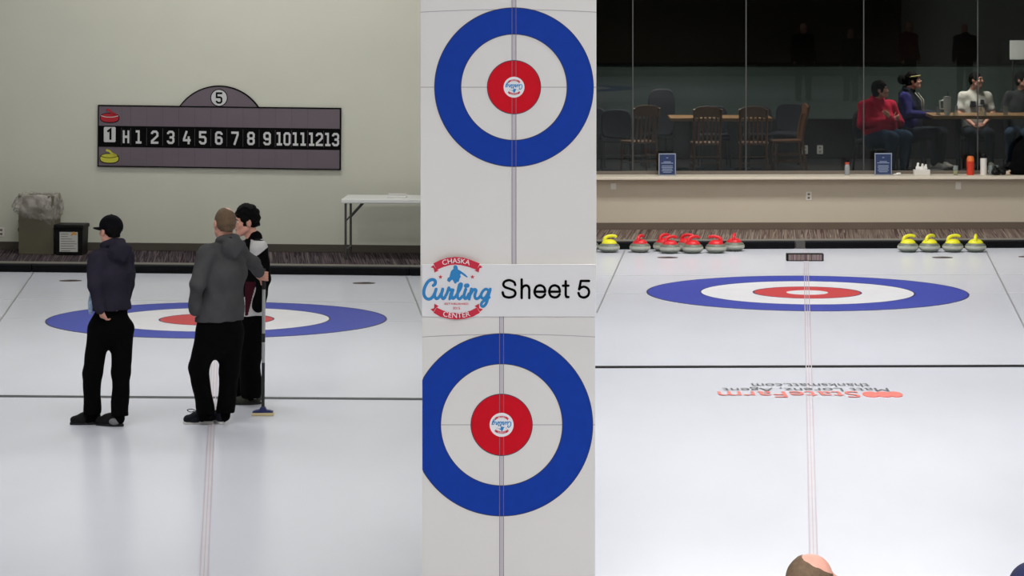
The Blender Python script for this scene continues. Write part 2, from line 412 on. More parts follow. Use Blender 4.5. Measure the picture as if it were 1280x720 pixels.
# window: frame, mullions, panes
win = bpy.data.objects.new('window_1', None); COL.objects.link(win); struct(win); win.location = (r0.x, r0.y, 0); win.rotation_euler = (0, 0, thR)
GY = .33
M_ALU = mat('window_aluminium', (72, 72, 72), rough=.6, metal=.0)
M_FRAME = mat('window_frame_brown', (112, 102, 92), rough=.5)
obj('window_frame', MB().box((0, GY-.03, LED), (LR, GY+.03, LED+.045)), M_FRAME, win, bevel=.004)
obj('window_frame', MB().box((0, GY-.03, 3.7), (LR, GY+.03, 3.78)), M_FRAME, win, bevel=.004)
def glass_mat():
    m = bpy.data.materials.new('tinted_window_glass'); m.use_nodes = True; nt = m.node_tree; N = nt.nodes; L = nt.links; N.clear()
    o = N.new('ShaderNodeOutputMaterial'); mx = N.new('ShaderNodeMixShader'); t = N.new('ShaderNodeBsdfTransparent'); g = N.new('ShaderNodeBsdfGlossy'); fr = N.new('ShaderNodeFresnel')
    t.inputs['Color'].default_value = (.60, .62, .61, 1); g.inputs['Roughness'].default_value = .0; g.inputs['Color'].default_value = (.85, .92, .9, 1); fr.inputs['IOR'].default_value = 1.33
    L.new(fr.outputs[0], mx.inputs[0]); L.new(t.outputs[0], mx.inputs[1]); L.new(g.outputs[0], mx.inputs[2]); L.new(mx.outputs[0], o.inputs[0]); return m
M_GLASS = glass_mat(); GTILT = math.radians(.22)
mul = []
for px in (791, 932.5, 1079.5, 1222): mul.append(hit(px, 120, R0, nR, -GY))
mx_ = [(p - Vector((r0.x, r0.y, p.z))).dot(uR) for p in mul]
edges = [0.0] + mx_ + [mx_[-1]+1.64, LR]
for a in edges[1:-1]: obj('mullion', MB().box((a-.007, GY-.015, LED+.045), (a+.007, GY+.015, 3.7)), M_ALU, win)
for a, c in zip(edges[:-1], edges[1:]):
    g_ = obj('window_pane', MB().box((a+.008, -.004, 0), (c-.008, .004, 3.699-LED-.046)), M_GLASS, win, loc=(0, GY, LED+.046), rot=(GTILT, 0, 0))
struct(obj('wall_above_window', MB().box((0, GY-.1, 3.78), (LR, GY+.1, 6.3)), M_WALLR, loc=(r0.x, r0.y, 0), rot=(0, 0, thR)))
# room behind the window
BF = .78; BY = 50.6
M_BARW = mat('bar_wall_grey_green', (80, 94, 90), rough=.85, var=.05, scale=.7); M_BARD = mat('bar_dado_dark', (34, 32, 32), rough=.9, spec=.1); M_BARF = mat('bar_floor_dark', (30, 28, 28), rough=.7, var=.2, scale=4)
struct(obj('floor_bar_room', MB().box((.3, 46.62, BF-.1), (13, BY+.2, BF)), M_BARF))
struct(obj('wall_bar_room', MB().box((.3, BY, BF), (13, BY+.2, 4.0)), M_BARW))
struct(obj('bar_shade_panel', MB().box((.48, BY-.05, 2.2), (13, BY, 3.9)), mat('bar_upper_shade', (26, 24, 22), rough=.9, spec=.1)))  # added panel: near-black colour stands in for the dimness high in the room
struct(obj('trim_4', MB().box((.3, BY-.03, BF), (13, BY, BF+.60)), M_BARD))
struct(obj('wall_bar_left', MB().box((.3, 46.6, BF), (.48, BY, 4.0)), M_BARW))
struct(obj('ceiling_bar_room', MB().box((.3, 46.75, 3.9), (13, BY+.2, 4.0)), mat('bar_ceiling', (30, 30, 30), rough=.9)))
# dividing wall between the two halls
struct(obj('wall_divider', MB().box((PXL, 20.06, 0), (PXR, 46.6, 6.2)), mat('divider_paint', (214, 214, 210), rough=.8)))
struct(obj('wall_left', MB().box((-13.2, -1.2, 0), (-13, 50.8, 6.3)), M_WALL)); struct(obj('wall_right_side', MB().box((13, -1.2, 0), (13.2, 50.8, 6.3)), M_WALL))
struct(obj('ceiling', MB().box((-13.2, -1.2, 6.2), (13.2, 50.8, 6.4)), M_CEIL))
struct(obj('floor_walkway_rear', MB().box((-13, -1, -.06), (13, .8, .1)), mat('dark_carpet', (40, 38, 40), rough=.9)))
struct(obj('wall_rear', MB().box((-13.2, -1.2, 0), (13.2, -1, 6.3)), mat('wall_rear_paint', (112, 102, 84), rough=.9)))
struct(obj('baseboard_rear', MB().box((-13, -1, .1), (13, -.96, .3)), M_RUBBER))
# ================================================================== markings in the ice
def house(label, cx, d, R, sy, m_logo=True):
    t = thing('target_rings', label, 'curling house', (cx, d, 0))
    obj('outer_ring', MB().annulus(.668*R, R, 0, .0030, sy=sy), M_BLUE, t)
    obj('white_ring', MB().annulus(.337*R, .668*R, 0, .0028, sy=sy), M_WHITE, t)
    obj('inner_ring', MB().annulus(.13*R, .337*R, 0, .0030, sy=sy), M_RED, t)
    obj('button', MB().annulus(0, .13*R, 0, .0030, sy=sy), M_WHITE, t)
    for r in (1.0, .668, .337): obj('ring_outline', MB().annulus((r-.006)*R, (r+.004)*R, 0, .0040, sy=sy), M_OUT, t)
    return t
HL = house('blue white and red target rings on the ice behind the three men', -3.165, (gd(378)+gd(423))/2, 212/424*424/(F/36.0)*1.0, 0.945)
HR = house('blue white and red target rings on the ice in front of the windows', 3.405, (gd(345)+gd(389))/2, 200/(F/38.75), 1.05)
HN = house('blue white and red target rings at the near end, seen mirrored in the window', 3.0, 7.0, 1.83, 1.0) if MIRROR else None
def cline(cx0, d0, slope, ya, yb, where):
    f = lambda d: (cx0+slope*(d-d0), d)
    t = thing('center_line', 'pale double centre line on the ice %s' % where, 'ice line', (0, 0, 0))
    for k, (off, w, m, z) in enumerate(((0, .05, M_LILAC, .0018), (-.025, .009, M_PINK, .0046), (0, .006, M_PINK, .0046), (.025, .009, M_PINK, .0046))):
        a = f(ya); c = f(yb); line2('painted_line', (a[0]+off, a[1]), (c[0]+off, c[1]), w, m, 0, z, t)
cline(-3.165, 36.0, -.0823, 12, 40.8, 'in front of the left rings'); cline(3.405, 38.8, .0851, 12, 44.0, 'through the right rings and over the sponsor lettering')
M_SIDE = paint('ice_paint_side', (150, 152, 154))
def hline(name, x0, y0, x1, y1, w, m, label, z=.0024, ext=0.0):
    a = gp(x0, y0); c = gp(x1, y1); u = (c-a).normalized()*ext
    tag(line2(name, (a-u), (c+u), w, m, 0, z), label, 'ice line')
hline('hog_line', 0, 495.3, 528, 499, .135, M_DARKLINE, 'dark grey line across the ice at the feet of the three men', ext=.3)
hline('hog_line', 745, 459, 1280, 457.5, .17, mat('ice_paint_black', (8, 8, 13), rough=.6, spec=.05), 'black line across the ice above the sponsor lettering', ext=.3)
hline('back_line', 0, 374, 525, 378, .04, M_FAINT, 'faint thin line touching the back of the left rings')
hline('tee_line', 0, 397.5, 525, 401.5, .04, M_FAINT, 'faint thin line crossing the middle of the left rings', z=.001)
hline('back_line', 745, 344.5, 1280, 343.5, .04, M_FAINT, 'faint thin line touching the back of the right rings')
hline('tee_line', 745, 367, 1280, 366, .05, M_FAINT, 'faint thin line crossing the middle of the right rings', z=.001)
hline('side_line', 42, 341, -2, 404, .018, M_SIDE, 'thin dark line running off the left edge of the ice below the bins')
hline('side_line', 508, 346, 528, 396, .018, M_SIDE, 'thin dark line on the ice right of the left rings')
hline('side_line', 781, 313, 746, 391, .018, M_SIDE, 'thin dark line on the ice left of the right rings')
hline('side_line', 1232, 313, 1282, 412, .018, M_SIDE, 'thin dark line on the ice right of the right rings')
# sponsor lettering, painted to be read from the far side
ad = thing('sponsor_lettering', 'upside down red and grey sponsor lettering painted on the ice below the black line', 'lettering', (gp(1000, 490).x, gp(1000, 490).y, 0))
def ice_text(s, xl, xr, yt, yb, m, name):
    v, f, _ = text_mesh(s); o = ad.location
    a = gp((xl+xr)/2, (yt+yb)/2); w = (xr-xl)/(F/a.y); d0, d1 = gd(yb), gd(yt)
    mb = MB(); n = len(v)
    P = [(a.x+w/2-p[0]*w-o.x, d1-p[1]*(d1-d0)-o.y) for p in v]
    vs = [(p[0], p[1], .0062) for p in P]; mb.add(vs, f)
    return obj(name, mb, m, ad)
ice_text('thanksmatt.com', 940, 1087, 479.8, 484, M_ADGREY, 'grey_lettering')
ice_text('Matt Lorenz, Agent', 903, 1110, 484.3, 489.5, M_ADGREY, 'grey_lettering')
ice_text('StateFarm', 898, 1074, 489.8, 497.3, M_ADRED, 'red_lettering')
for k, (xa_, xb_) in enumerate(((1078, 1100), (1094, 1116), (1110, 1128))):
    a = gp((xa_+xb_)/2, 493.5); r = (xb_-xa_)/2/(F/a.y)
    obj('red_emblem', MB().annulus(0, r, 0, .0062+.0003*k, n=24, sy=.16/r*1.1).add([], []), M_ADRED, ad, loc=(a.x-ad.location.x, a.y-ad.location.y, 0))
# ================================================================== the upright boards with the two overhead rings
def BX(x): return (x-640)*20.0/F
def BZ(y): return HC-(y-HZ)*20.0/F
M_BICE = mat('board_ice_white', (227, 223, 217), rough=.45, spec=.2, var=.015, scale=2); M_BBLUE = mat('board_blue', (10, 58, 158), rough=.45, spec=.15, var=.05, scale=14)
M_BRED = mat('board_red', (208, 6, 30), rough=.45, spec=.15, var=.05, scale=14); M_BLINE = mat('board_line_grey', (168, 160, 162), rough=.4); M_BOUT = mat('board_outline', (30, 34, 60), rough=.4)
M_LBLUE = mat('logo_blue', (18, 128, 190), rough=.5); M_LRED = mat('logo_red', (204, 16, 52), rough=.5); M_LWHITE = mat('logo_white', (236, 236, 236), rough=.5)
RB = [(165,142),(230,110),(300,88),(372,80),(445,86),(520,108),(605,142)]
RBb = [(575,203),(500,176),(430,158),(372,152),(320,158),(260,176),(198,203)]
BBt = [(197,558),(260,588),(320,604),(385,610),(450,604),(520,588),(576,558)]
BBb = [(606,608),(540,645),(460,665),(385,672),(310,665),(230,645),(166,608)]
CURLER = [(356,192),(332,215),(322,250),(318,270),(300,280),(296,306),(318,320),(336,300),(346,295),(358,315),(365,331),(380,333),(386,320),(405,315),(414,285),(426,265),(418,250),(426,238),(465,265),(486,277),(490,268),(468,245),(424,213),(398,198),(394,176),(384,160),(366,158),(354,172)]
SCRIPT = [
 ([(165,350),(182,335),(182,306),(152,294),(112,318),(82,375),(76,430),(96,470),(132,478),(162,455),(178,425)], 25),
 ([(192,385),(178,440),(192,474),(216,464),(244,420),(254,385),(242,440),(256,475),(276,462)], 24),
 ([(268,472),(296,420),(312,372),(318,392),(344,392),(330,432),(320,478)], 23),
 ([(352,392),(340,440),(350,474),(378,450),(420,382),(432,338),(412,345),(396,420),(396,462),(414,478),(440,452)], 23),
 ([(472,386),(456,440),(464,474),(486,462),(502,430)], 24),
 ([(526,384),(512,440),(504,478)], 24), ([(512,440),(546,390),(570,396),(558,440),(564,472),(588,472),(612,448)], 23),
 ([(694,402),(662,384),(628,412),(616,452),(638,474),(668,448),(704,384),(684,460),(666,518),(640,548),(618,538),(628,508),(664,484),(694,462)], 22)]
def arc_text(mb, s, xm, yb, w, h, sag, T, y0, y1):
    v, f, _ = text_mesh(s)
    def TT(u, t):
        x = xm-w/2+u*w; q = ((u-.5)*2)**2*sag; sl = (u-.5)*8*sag/w
        return T(x+sl*(t-.5)*h*.9, yb-t*h+q)
    thick(mb, v, f, TT, y0, y1)
def emblem(parent, T, y, full=True, e=.0012):   # the club emblem; T maps drawing units to (x, z) of the parent, y is the depth of its back
    bl = MB()
    TL = ([(165,158),(140,178),(168,188),(176,228),(218,208),(200,203)], [(605,158),(630,178),(602,188),(594,228),(552,208),(572,203)], [(175,522),(216,546),(192,560),(166,600),(138,575),(172,565)], [(597,522),(555,546),(580,560),(606,600),(634,575),(600,565)])
    for main, tails, word in ((RB+RBb, TL[:2], ('CHASKA', 382, 138, 262, 46, 22)), (BBt+BBb, TL[2:], ('CENTER', 385, 658, 250, 48, -20))):
        r = MB(); thick(r, main, [tuple(range(len(main)))], T, y-e, y)
        for t in tails: thick(r, t, [tuple(range(len(t)))], T, y-e*.8, y)
        obj('emblem_ribbon', r, M_LRED, parent); wh = MB(); arc_text(wh, *word, T, y-e*1.6, y-e*.5); obj('emblem_lettering', wh, M_LWHITE, parent)
    for cx, cy in ((233, 270), (535, 270)):
        st = [(cx+(21 if k % 2 == 0 else 9)*math.sin(PI*k/5), cy-(21 if k % 2 == 0 else 9)*math.cos(PI*k/5)) for k in range(10)]
        r = MB(); thick(r, st, [tuple(range(10))], T, y-e, y); obj('emblem_star', r, M_LRED, parent)
    r = MB()
    if full:
        for s, a, c, d, g in (('ESTABLISHED', 272, 496, 515, 533), ('2015', 350, 418, 553, 577)):
            v, f, _ = text_mesh(s); thick(r, v, f, lambda u, t: T(a+u*(c-a), g-t*(g-d)), y-e, y)
    thick(bl, CURLER, [tuple(range(len(CURLER)))], T, y-e, y)
    p0 = T(0, 0); p1 = T(1000, 0); u = math.hypot(p1[0]-p0[0], p1[1]-p0[1])/1000; hh = 2.3*u
    Sd = SDF(hh); P3 = lambda p: (T(p[0], p[1])[0], y, T(p[0], p[1])[1])
    for pts, w in SCRIPT:
        P = spline(pts, 4)
        for a, b in zip(P[:-1], P[1:]): Sd.cap(P3(a), P3(b), w*.6*u, k=0)
    Sd.cap(P3((474, 353)), P3((488, 351)), 20*u, k=0)
    Sd.cut((0, y-max(e, 2.6*hh), 0), (0, -1, 0)); Sd.cut((0, y+.0001, 0), (0, 1, 0))
    sdf_obj('emblem_script', Sd, M_LBLUE, parent)
    if full: obj('emblem_small_print', r, M_LRED, parent)
    obj('emblem_curler', bl, M_LBLUE, parent)
def board(label, x0, x1, ztop, zbot, cx, cy, R, yl):
    y = 20.0
    t = thing('overhead_view_board', label, 'display board', (BX((x0+x1)/2), y, zbot)); ox, oz = BX((x0+x1)/2), zbot
    X = lambda x: BX(x)-ox; Z = lambda yy: BZ(yy)-oz
    obj('panel', MB().box((X(x0), 0, 0), (X(x1), .055, ztop-zbot)), M_BICE, t, bevel=.002)
    k = 20.0/F
    def ring(r0, r1, e):
        mb = MB().annulus(r0*k, r1*k, 0, e, n=160)
        mb.v = [(min(max(p[0]+X(cx), X(x0)+.0004), X(x1)-.0004), -p[2], p[1]+Z(cy)) for p in mb.v]; return mb
    obj('center_line', MB().box((X(cx)-.012, -.0006, 0), (X(cx)+.012, 0, ztop-zbot)), mat('board_line_lilac', (196, 190, 194), rough=.4), t)
    obj('tee_line', MB().box((X(x0), -.0006, Z(cy)-.002), (X(x1), 0, Z(cy)+.002)), M_BLINE, t)
    P = [(x0+(x1-x0)*i/20, yl+3.2*((i-10)/10)**2) for i in range(21)]
    v, f = stroke(P, .8); obj('back_line', thick(MB(), v, f, lambda a, c: (X(a), Z(c)), -.0006, 0), M_BLINE, t)
    obj('outer_ring', ring(.668*R, R, .0012), M_BBLUE, t); obj('inner_ring', ring(.13*R, .337*R, .0012), M_BRED, t)
    for r in (1, .668, .337): obj('ring_outline', ring(r*R-.5, r*R+.4, .0016), M_BOUT, t)
    bt = obj('button', ring(0, .131*R, .0018), M_LWHITE, t)
    s = .131*R*2/790
    emblem(bt, lambda zx, zy: (X(cx-(zx-385)*s), Z(cy-(zy-376)*s)), -.0018, full=False, e=.001)
    for sx in (-5, 5):      # the two hairlines of the centre line, over the rings
        obj('center_hairline', MB().box((X(cx+sx*.5)-.0015, -.0017, 0), (X(cx+sx*.5)+.0015, -.0011, Z(cy+.131*R))), mat('board_hairline', (120, 104, 116), rough=.5), t)
        obj('center_hairline', MB().box((X(cx+sx*.5)-.0015, -.0017, Z(cy-.131*R)), (X(cx+sx*.5)+.0015, -.0011, ztop-zbot)), MATS['board_hairline'], t)
    return t
board('upper white panel showing blue and red rings from above, over the Sheet 5 sign', 525.6, 745.4, 4.6, BZ(362), 642.5, 109, 99.3, 12)
board('lower white panel showing larger blue and red rings from above, under the Sheet 5 sign', 527.8, 744, BZ(362.5), .003, 627, 531, 114, 418)
sg = thing('hanging_sign', 'grey sign reading Sheet 5 with a red and blue curling emblem', 'sign', (BX(636), 19.985, BZ(395)))
ox, oz = BX(636), BZ(395)
obj('panel', MB().box((BX(527.6)-ox, -.012, 0), (BX(744.2)-ox, .014, BZ(330)-oz)), mat('sign_grey', (230, 227, 226), rough=.8, spec=.1), sg, bevel=.001)
_e = lambda o: [[(826+o,301),(898+o,301),(896+o,284),(886+o,266),(862+o,257),(838+o,266),(826+o,290),(826+o,312),(838+o,332),(862+o,341),(884+o,335),(897+o,319)]]
LET = [('S', [spline([(690,254),(682,234),(650,221),(618,230),(608,250),(618,268),(650,280),(682,292),(692,314),(680,333),(648,341),(614,332),(603,306)], 5)]),
 ('h', [[(735,216),(735,345)], spline([(735,288),(743,268),(763,257),(782,265),(788,285),(788,300)], 4)+[Vector((788,345))]]), ('e', _e(0)), ('e', _e(102)),
 ('t', [[(1041,228),(1041,322)]+spline([(1041,322),(1046,337),(1060,338)], 4), [(1022,259),(1060,259)]]),
 ('5', [[(1203,226),(1146,226),(1134,284)]+spline([(1134,284),(1150,271),(1172,267),(1195,280),(1203,304),(1193,330),(1166,341),(1140,332),(1130,310)], 4)])]
for ch, strokes in LET:
    Sd = SDF(.0016); g3 = lambda p: (BX(520+p[0]/5.565)-ox, -.012, BZ(310+p[1]/5.57)-oz)
    for st in strokes:
        P = [Vector(p) for p in st]
        if ch == 'e': P = P[:2]+spline(P[1:], 4)
        for a, b in zip(P[:-1], P[1:]): Sd.cap(g3(a), g3(b), .0076, k=0)
    Sd.cut((0, -.0158, 0), (0, -1, 0)); Sd.cut((0, -.0119, 0), (0, 1, 0))
    sdf_obj('letter', Sd, mat('letter_black', (2, 2, 2), rough=.8, spec=.05), sg)
emblem(sg, lambda zx, zy: (BX(520+zx/7.575)-ox, BZ(310+zy/7.575)-oz), -.012, e=.002)
# ================================================================== scoreboard
pc = hit(273.5, 172, A0, nL, .035)
sb = thing('scoreboard', 'purple grey wall scoreboard numbered 1 to 13 with a half round 5 on top', 'scoreboard', pc, (0, .0074, thL))
S = 1/98.0*pc.y/42.8
SX = lambda x: (x-273.5)*S; SZ = lambda y: -(y-172)*S       # level drawing coordinates, in photo pixels about the middle
M_SBG = mat('score_purple_grey', (112, 102, 110), rough=.8, spec=.15, var=.04, scale=2); M_SBK = mat('score_black', (5, 5, 6), rough=.7, spec=.1); M_SBW = mat('score_white', (206, 206, 206), rough=.6); M_SBL = mat('score_line', (88, 74, 84), rough=.6)
ST = lambda a, c: (SX(a), SZ(c))
obj('backing_panel', MB().box((SX(120.5), 0, SZ(209.5)), (SX(426.5), .03, SZ(134))), M_SBG, sb)
arc = [(273.5+60.5*math.sin(a), 168.2-60.5*math.cos(a)) for a in [(-.97+1.94*i/32) for i in range(33)]]
obj('arched_top', thick(MB(), arc, [tuple(range(33))], ST, .0, .03), M_SBG, sb)
v, f = stroke(arc, 1.4); obj('arch_edging', thick(MB(), v, f, ST, -.004, .031), M_SBK, sb)
obj('number_band', MB().box((SX(120.5), -.002, SZ(185.5)), (SX(426.5), 0, SZ(159))), M_SBK, sb)
v, f = stroke([(120.3, 133.8), (426.7, 133.8), (426.7, 209.7), (120.3, 209.7)], 1.5, True); obj('frame', thick(MB(), v, f, ST, -.004, .031), M_SBK, sb)
cols = [150, 161.7] + [161.7+20.35*i for i in range(1, 13)]
for i, c in enumerate(cols):
    mb = MB()
    if i != len(cols)-1:
        mb.box((SX(c)-.002, -.0015, SZ(159)), (SX(c)+.002, 0, SZ(134.5))); mb.box((SX(c)-.002, -.0015, SZ(209)), (SX(c)+.002, 0, SZ(185.5)))
    mb.box((SX(c)-.002, -.0032, SZ(183)), (SX(c)+.002, -.002, SZ(161.5)))
    obj('divider_line', mb, M_SBL, sb)
def gl(s, cx, cy, w, h, m, name, y=-.002, sw=.26):
    mb = MB(); n = len(s); tot = w*n+(n-1)*.8
    for i, ch in enumerate(s):
        x0 = cx-tot/2+i*(w+.8); glyph(mb, ch, lambda a, c: ST(x0+a*w, cy+h/2-c/1.6*h), y-.003, y, sw)
    return obj(name, mb, m, sb)
gl('H', 155.8, 172.5, 8, 16, M_SBW, 'letter', sw=.3)
for i in range(1, 14):
    s = str(i); gl(s, 161.7+20.35*(i-.5), 172.5, 9.4 if i < 10 else 8.8, 16.5, M_SBW, 'number', sw=.27)
tile = [(127.5+1, 160.5), (142.5-1, 160.5), (142.5, 161.5), (142.5, 178.5), (141.5, 179.5), (128.5, 179.5), (127.5, 178.5), (127.5, 161.5)]
tl = obj('number_tile', thick(MB(), tile, [tuple(range(8))], ST, -.006, -.002), M_SBW, sb)
mb = MB(); v, f = stroke([(132, 166.5), (136, 163.5), (136, 176.5)], 2.6); thick(mb, v, f, ST, -.009, -.006); o = obj('number', mb, M_SBK, tl)
dk = obj('number_disc', thick(MB(), [(273.5+10.3*math.cos(2*PI*k/40), 122.3+10.3*math.sin(2*PI*k/40)) for k in range(40)], [tuple(range(40))], ST, -.004, 0), M_SBW, sb)
v, f = stroke([(273.5+10.4*math.cos(2*PI*k/40), 122.3+10.4*math.sin(2*PI*k/40)) for k in range(40)], 1.0, True); obj('disc_edging', thick(MB(), v, f, ST, -.005, 0), M_SBK, dk)
mb = MB(); glyph(mb, '5', lambda a, c: ST(269.4+a*8.4, 129.6-c/1.6*14.2), -.007, -.004, .25); obj('number', mb, M_SBK, dk)
def stone_icon(cx, cy, m):
    body = [(cx+12.4*math.copysign(abs(math.cos(t))**.75, math.cos(t)), cy+2.2+6.3*math.copysign(abs(math.sin(t))**.85, math.sin(t))) for t in [2*PI*k/36 for k in range(36)]]
    ic = obj('stone_icon', thick(MB(), body, [tuple(range(36))], ST, -.004, 0), M_SBK, sb)
    mb = MB(); body = [(cx+(p[0]-cx)*.93, cy+2.0+(p[1]-cy-2.2)*.86) for p in body]; thick(mb, body, [tuple(range(36))], ST, -.0055, -.004)
    v, f = stroke(spline([(cx+9, cy-1.4), (cx+3, cy-4.2), (cx, cy-7), (cx-4.5, cy-8.2)], 5), [2.6]*16); thick(mb, v, f, ST, -.0055, 0); obj('icon_colour', mb, m, ic)
    v, f = stroke(spline([(cx-11, cy-.6), (cx-5, cy+1), (cx+4, cy+1), (cx+11, cy-.6)], 5), .8); obj('icon_highlight', thick(MB(), v, f, ST, -.006, -.0055), M_SBW if m is MATS.get('icon_red') else M_SBK, ic)
stone_icon(134.8, 147, mat('icon_red', (176, 22, 40), rough=.5)); stone_icon(134.8, 197.8, mat('icon_yellow', (204, 200, 62), rough=.5))
# ================================================================== table, bins, wall fittings on the left
M_GMET = mat('grey_steel', (84, 84, 84), rough=.45, metal=.5)
tb = thing('folding_table', 'white topped folding table with grey steel legs against the left hall wall', 'table', (pw(433, 300, 41.95).x, 42.0, .1), (0, 0, thL*.6))
TH = .76
obj('table_top', MB().box((-.03, -.36, TH-.055), (1.44, .36, TH)), M_WT, tb, bevel=.012)
for x in (.02, 1.36):
    lg = MB().tube([(x, -.29, .0), (x, -.29, TH-.06)], .015).tube([(x, .29, .0), (x, .29, TH-.06)], .015).tube([(x, -.29, .12), (x, .29, .12)], .012); obj('leg_frame', lg, M_GMET, tb, smooth='auto')
    s = 1 if x < .5 else -1
    obj('brace', MB().tube([(x, -.27, TH-.28), (x+s*.2, -.27, TH-.06)], .01).tube([(x, .27, TH-.28), (x+s*.2, .27, TH-.06)], .01), M_GMET, tb)
p = tb.location
tr = thing('card_stand', 'small white card holder lying on the folding table', 'card holder', (pw(497, 245, 42.0).x, 41.88, .1+TH), (0, 0, thL))
obj('tray', MB().box((-.12, -.05, 0), (.12, .05, .02)), M_WT, tr, bevel=.004); obj('card', MB().box((-.11, .0, .02), (.11, .006, .055)), mat('card_white', (214, 212, 208), rough=.6), tr)
M_BIN = mat('bin_olive', (96, 92, 74), rough=.6, var=.05, scale=3)
bd = 42.62; bx = pw(49.5, 300, bd).x; bs = bd/F
bn = thing('trash_can', 'tall olive grey trash can lined with a clear plastic bag', 'trash can', (bx, bd, .1), (0, 0, thL))
def frustum(w0, d0, w1, d1, h, t=.012):
    mb = MB(); o = [(-w0/2,-d0/2,0),(w0/2,-d0/2,0),(w0/2,d0/2,0),(-w0/2,d0/2,0),(-w1/2,-d1/2,h),(w1/2,-d1/2,h),(w1/2,d1/2,h),(-w1/2,d1/2,h)]
    i = [(-w1/2+t,-d1/2+t,h),(w1/2-t,-d1/2+t,h),(w1/2-t,d1/2-t,h),(-w1/2+t,d1/2-t,h),(-w0/2+t,-d0/2+t,t),(w0/2-t,-d0/2+t,t),(w0/2-t,d0/2-t,t),(-w0/2+t,d0/2-t,t)]
    return mb.add(o+i, [(0,3,2,1),(0,1,5,4),(1,2,6,5),(2,3,7,6),(3,0,4,7),(4,5,9,8),(5,6,10,9),(6,7,11,10),(7,4,8,11),(8,9,13,12),(9,10,14,13),(10,11,15,14),(11,8,12,15),(12,13,14,15)])
BH = .74; BW = 45*bs
obj('can_body', frustum(BW*.99, .36, BW, .38, BH), M_BIN, bn, bevel=.008)
def bag_mat():
    m = bpy.data.materials.new('clear_bag_plastic'); m.use_nodes = True; nt = m.node_tree; N = nt.nodes; L = nt.links; N.clear()
    o = N.new('ShaderNodeOutputMaterial'); mx = N.new('ShaderNodeMixShader'); t = N.new('ShaderNodeBsdfTransparent'); p = N.new('ShaderNodeBsdfPrincipled')
    p.inputs['Base Color'].default_value = rgb((206, 200, 192)); p.inputs['Roughness'].default_value = .3
    tc = N.new('ShaderNodeTexCoord'); nz = N.new('ShaderNodeTexNoise'); nz.inputs['Scale'].default_value = 9; nz.inputs['Detail'].default_value = 5
    mr = N.new('ShaderNodeMapRange'); mr.inputs[1].default_value = .35; mr.inputs[2].default_value = .7; mr.inputs[3].default_value = .16; mr.inputs[4].default_value = .72
    bp = N.new('ShaderNodeBump'); bp.inputs['Strength'].default_value = .8; bp.inputs['Distance'].default_value = .03
    L.new(tc.outputs['Object'], nz.inputs['Vector']); L.new(nz.outputs['Fac'], mr.inputs[0]); L.new(mr.outputs[0], mx.inputs[0]); L.new(nz.outputs['Fac'], bp.inputs['Height']); L.new(bp.outputs[0], p.inputs['Normal'])
    L.new(t.outputs[0], mx.inputs[1]); L.new(p.outputs[0], mx.inputs[2]); L.new(mx.outputs[0], o.inputs[0]); return m
rb = random.Random(3); mb = MB(); n = 64; rows = 11; vs = []
for j in range(rows):
    t = j/(rows-1)                      # from inside the can, over the rim, down the outside
    for k in range(n):
        a = 2*PI*k/n; cx = math.copysign(abs(math.cos(a))**.5, math.cos(a)); cy = math.copysign(abs(math.sin(a))**.5, math.sin(a))
        if t < .25: off = -.02; z = BH-.12+.16*t/.25
        else: u = (t-.25)/.75; off = .008+.085*math.sin(PI*min(1, u**1.4*.93))*(.75-.35*math.cos(a)+.12*math.sin(a*3+1)); z = BH+.035-u*(.30+.05*math.sin(a)*-1+.035*math.cos(a)+.015*math.sin(a*5))
        wr_ = .012*math.sin(a*17+j*1.3)+.008*math.sin(a*31+2.2*j)
        vs.append((cx*(BW/2+off+wr_), cy*(.19+off+wr_), z+.004*math.sin(a*9+j)+(.03*(1 if j > 7 else 0))*math.sin(a*2.0)))
mb.add(vs, [(j*n+k, j*n+(k+1) % n, (j+1)*n+(k+1) % n, (j+1)*n+k) for j in range(rows-1) for k in range(n)])
obj('bag_liner', mb, bag_mat(), bn, smooth=True, fix=False)
rc_d = 42.45; rs = rc_d/F
rc = thing('recycling_bin', 'black lidded bin with a printed notice, right of the lined trash can', 'bin', (pw(89.5, 300, rc_d).x, rc_d, .1), (0, 0, thL))
obj('bin_body', frustum(33*rs, .30, 36*rs, .33, .34), M_BLK, rc, bevel=.01)
obj('lid', MB().box((-19*rs, -.18, .335), (19*rs, .18, .385)), M_BLK, rc, bevel=.012)
nt_ = obj('notice', MB().box((-11.5*rs, -.163, .045), (11.5*rs, -.160, .325)), mat('notice_paper', (196, 196, 192), rough=.7), rc, rot=(-.0, 0, 0))
M_INK = mat('notice_ink', (92, 92, 92), rough=.8)
mb = MB()
for i in range(9):
    z = .30-.03*i; w = (16, 10, 9, 14, 18, 20, 17, 19, 12)[i]; mb.box((-10*rs, -.1645, z-.006), ((-10+w)*rs, -.163, z))
obj('printed_rows', mb, M_INK, nt_)
mb = MB(); mb.prism([(3*rs, .245), (6*rs, .262), (10*rs, .258), (10.5*rs, .28), (8*rs, .285), (7*rs, .305), (5*rs, .285), (3*rs, .265)], -.165, -.163); obj('printed_picture', mb, mat('notice_orange', (216, 150, 62), rough=.7), nt_)
hk = hit(24, 285, A0, nL, .02)
h_ = thing('wall_hook', 'small black strap with a yellow tip hanging on the wall left of the trash can', 'strap', hk, (0, 0, thL))
obj('strap', MB().tube([(0, 0, .09), (.008, -.01, .03), (-.006, -.008, -.02), (.004, 0, -.06)], [.008, .01, .012, .012], 8), M_BLK, h_, smooth=True)
obj('tip', MB().ellipsoid((.012, -.008, -.05), (.012, .012, .02)), mat('strap_yellow', (196, 172, 70), rough=.5), h_, smooth=True); obj('mount', MB().box((-.012, .0, .07), (.012, .019, .1)), M_GMET, h_)
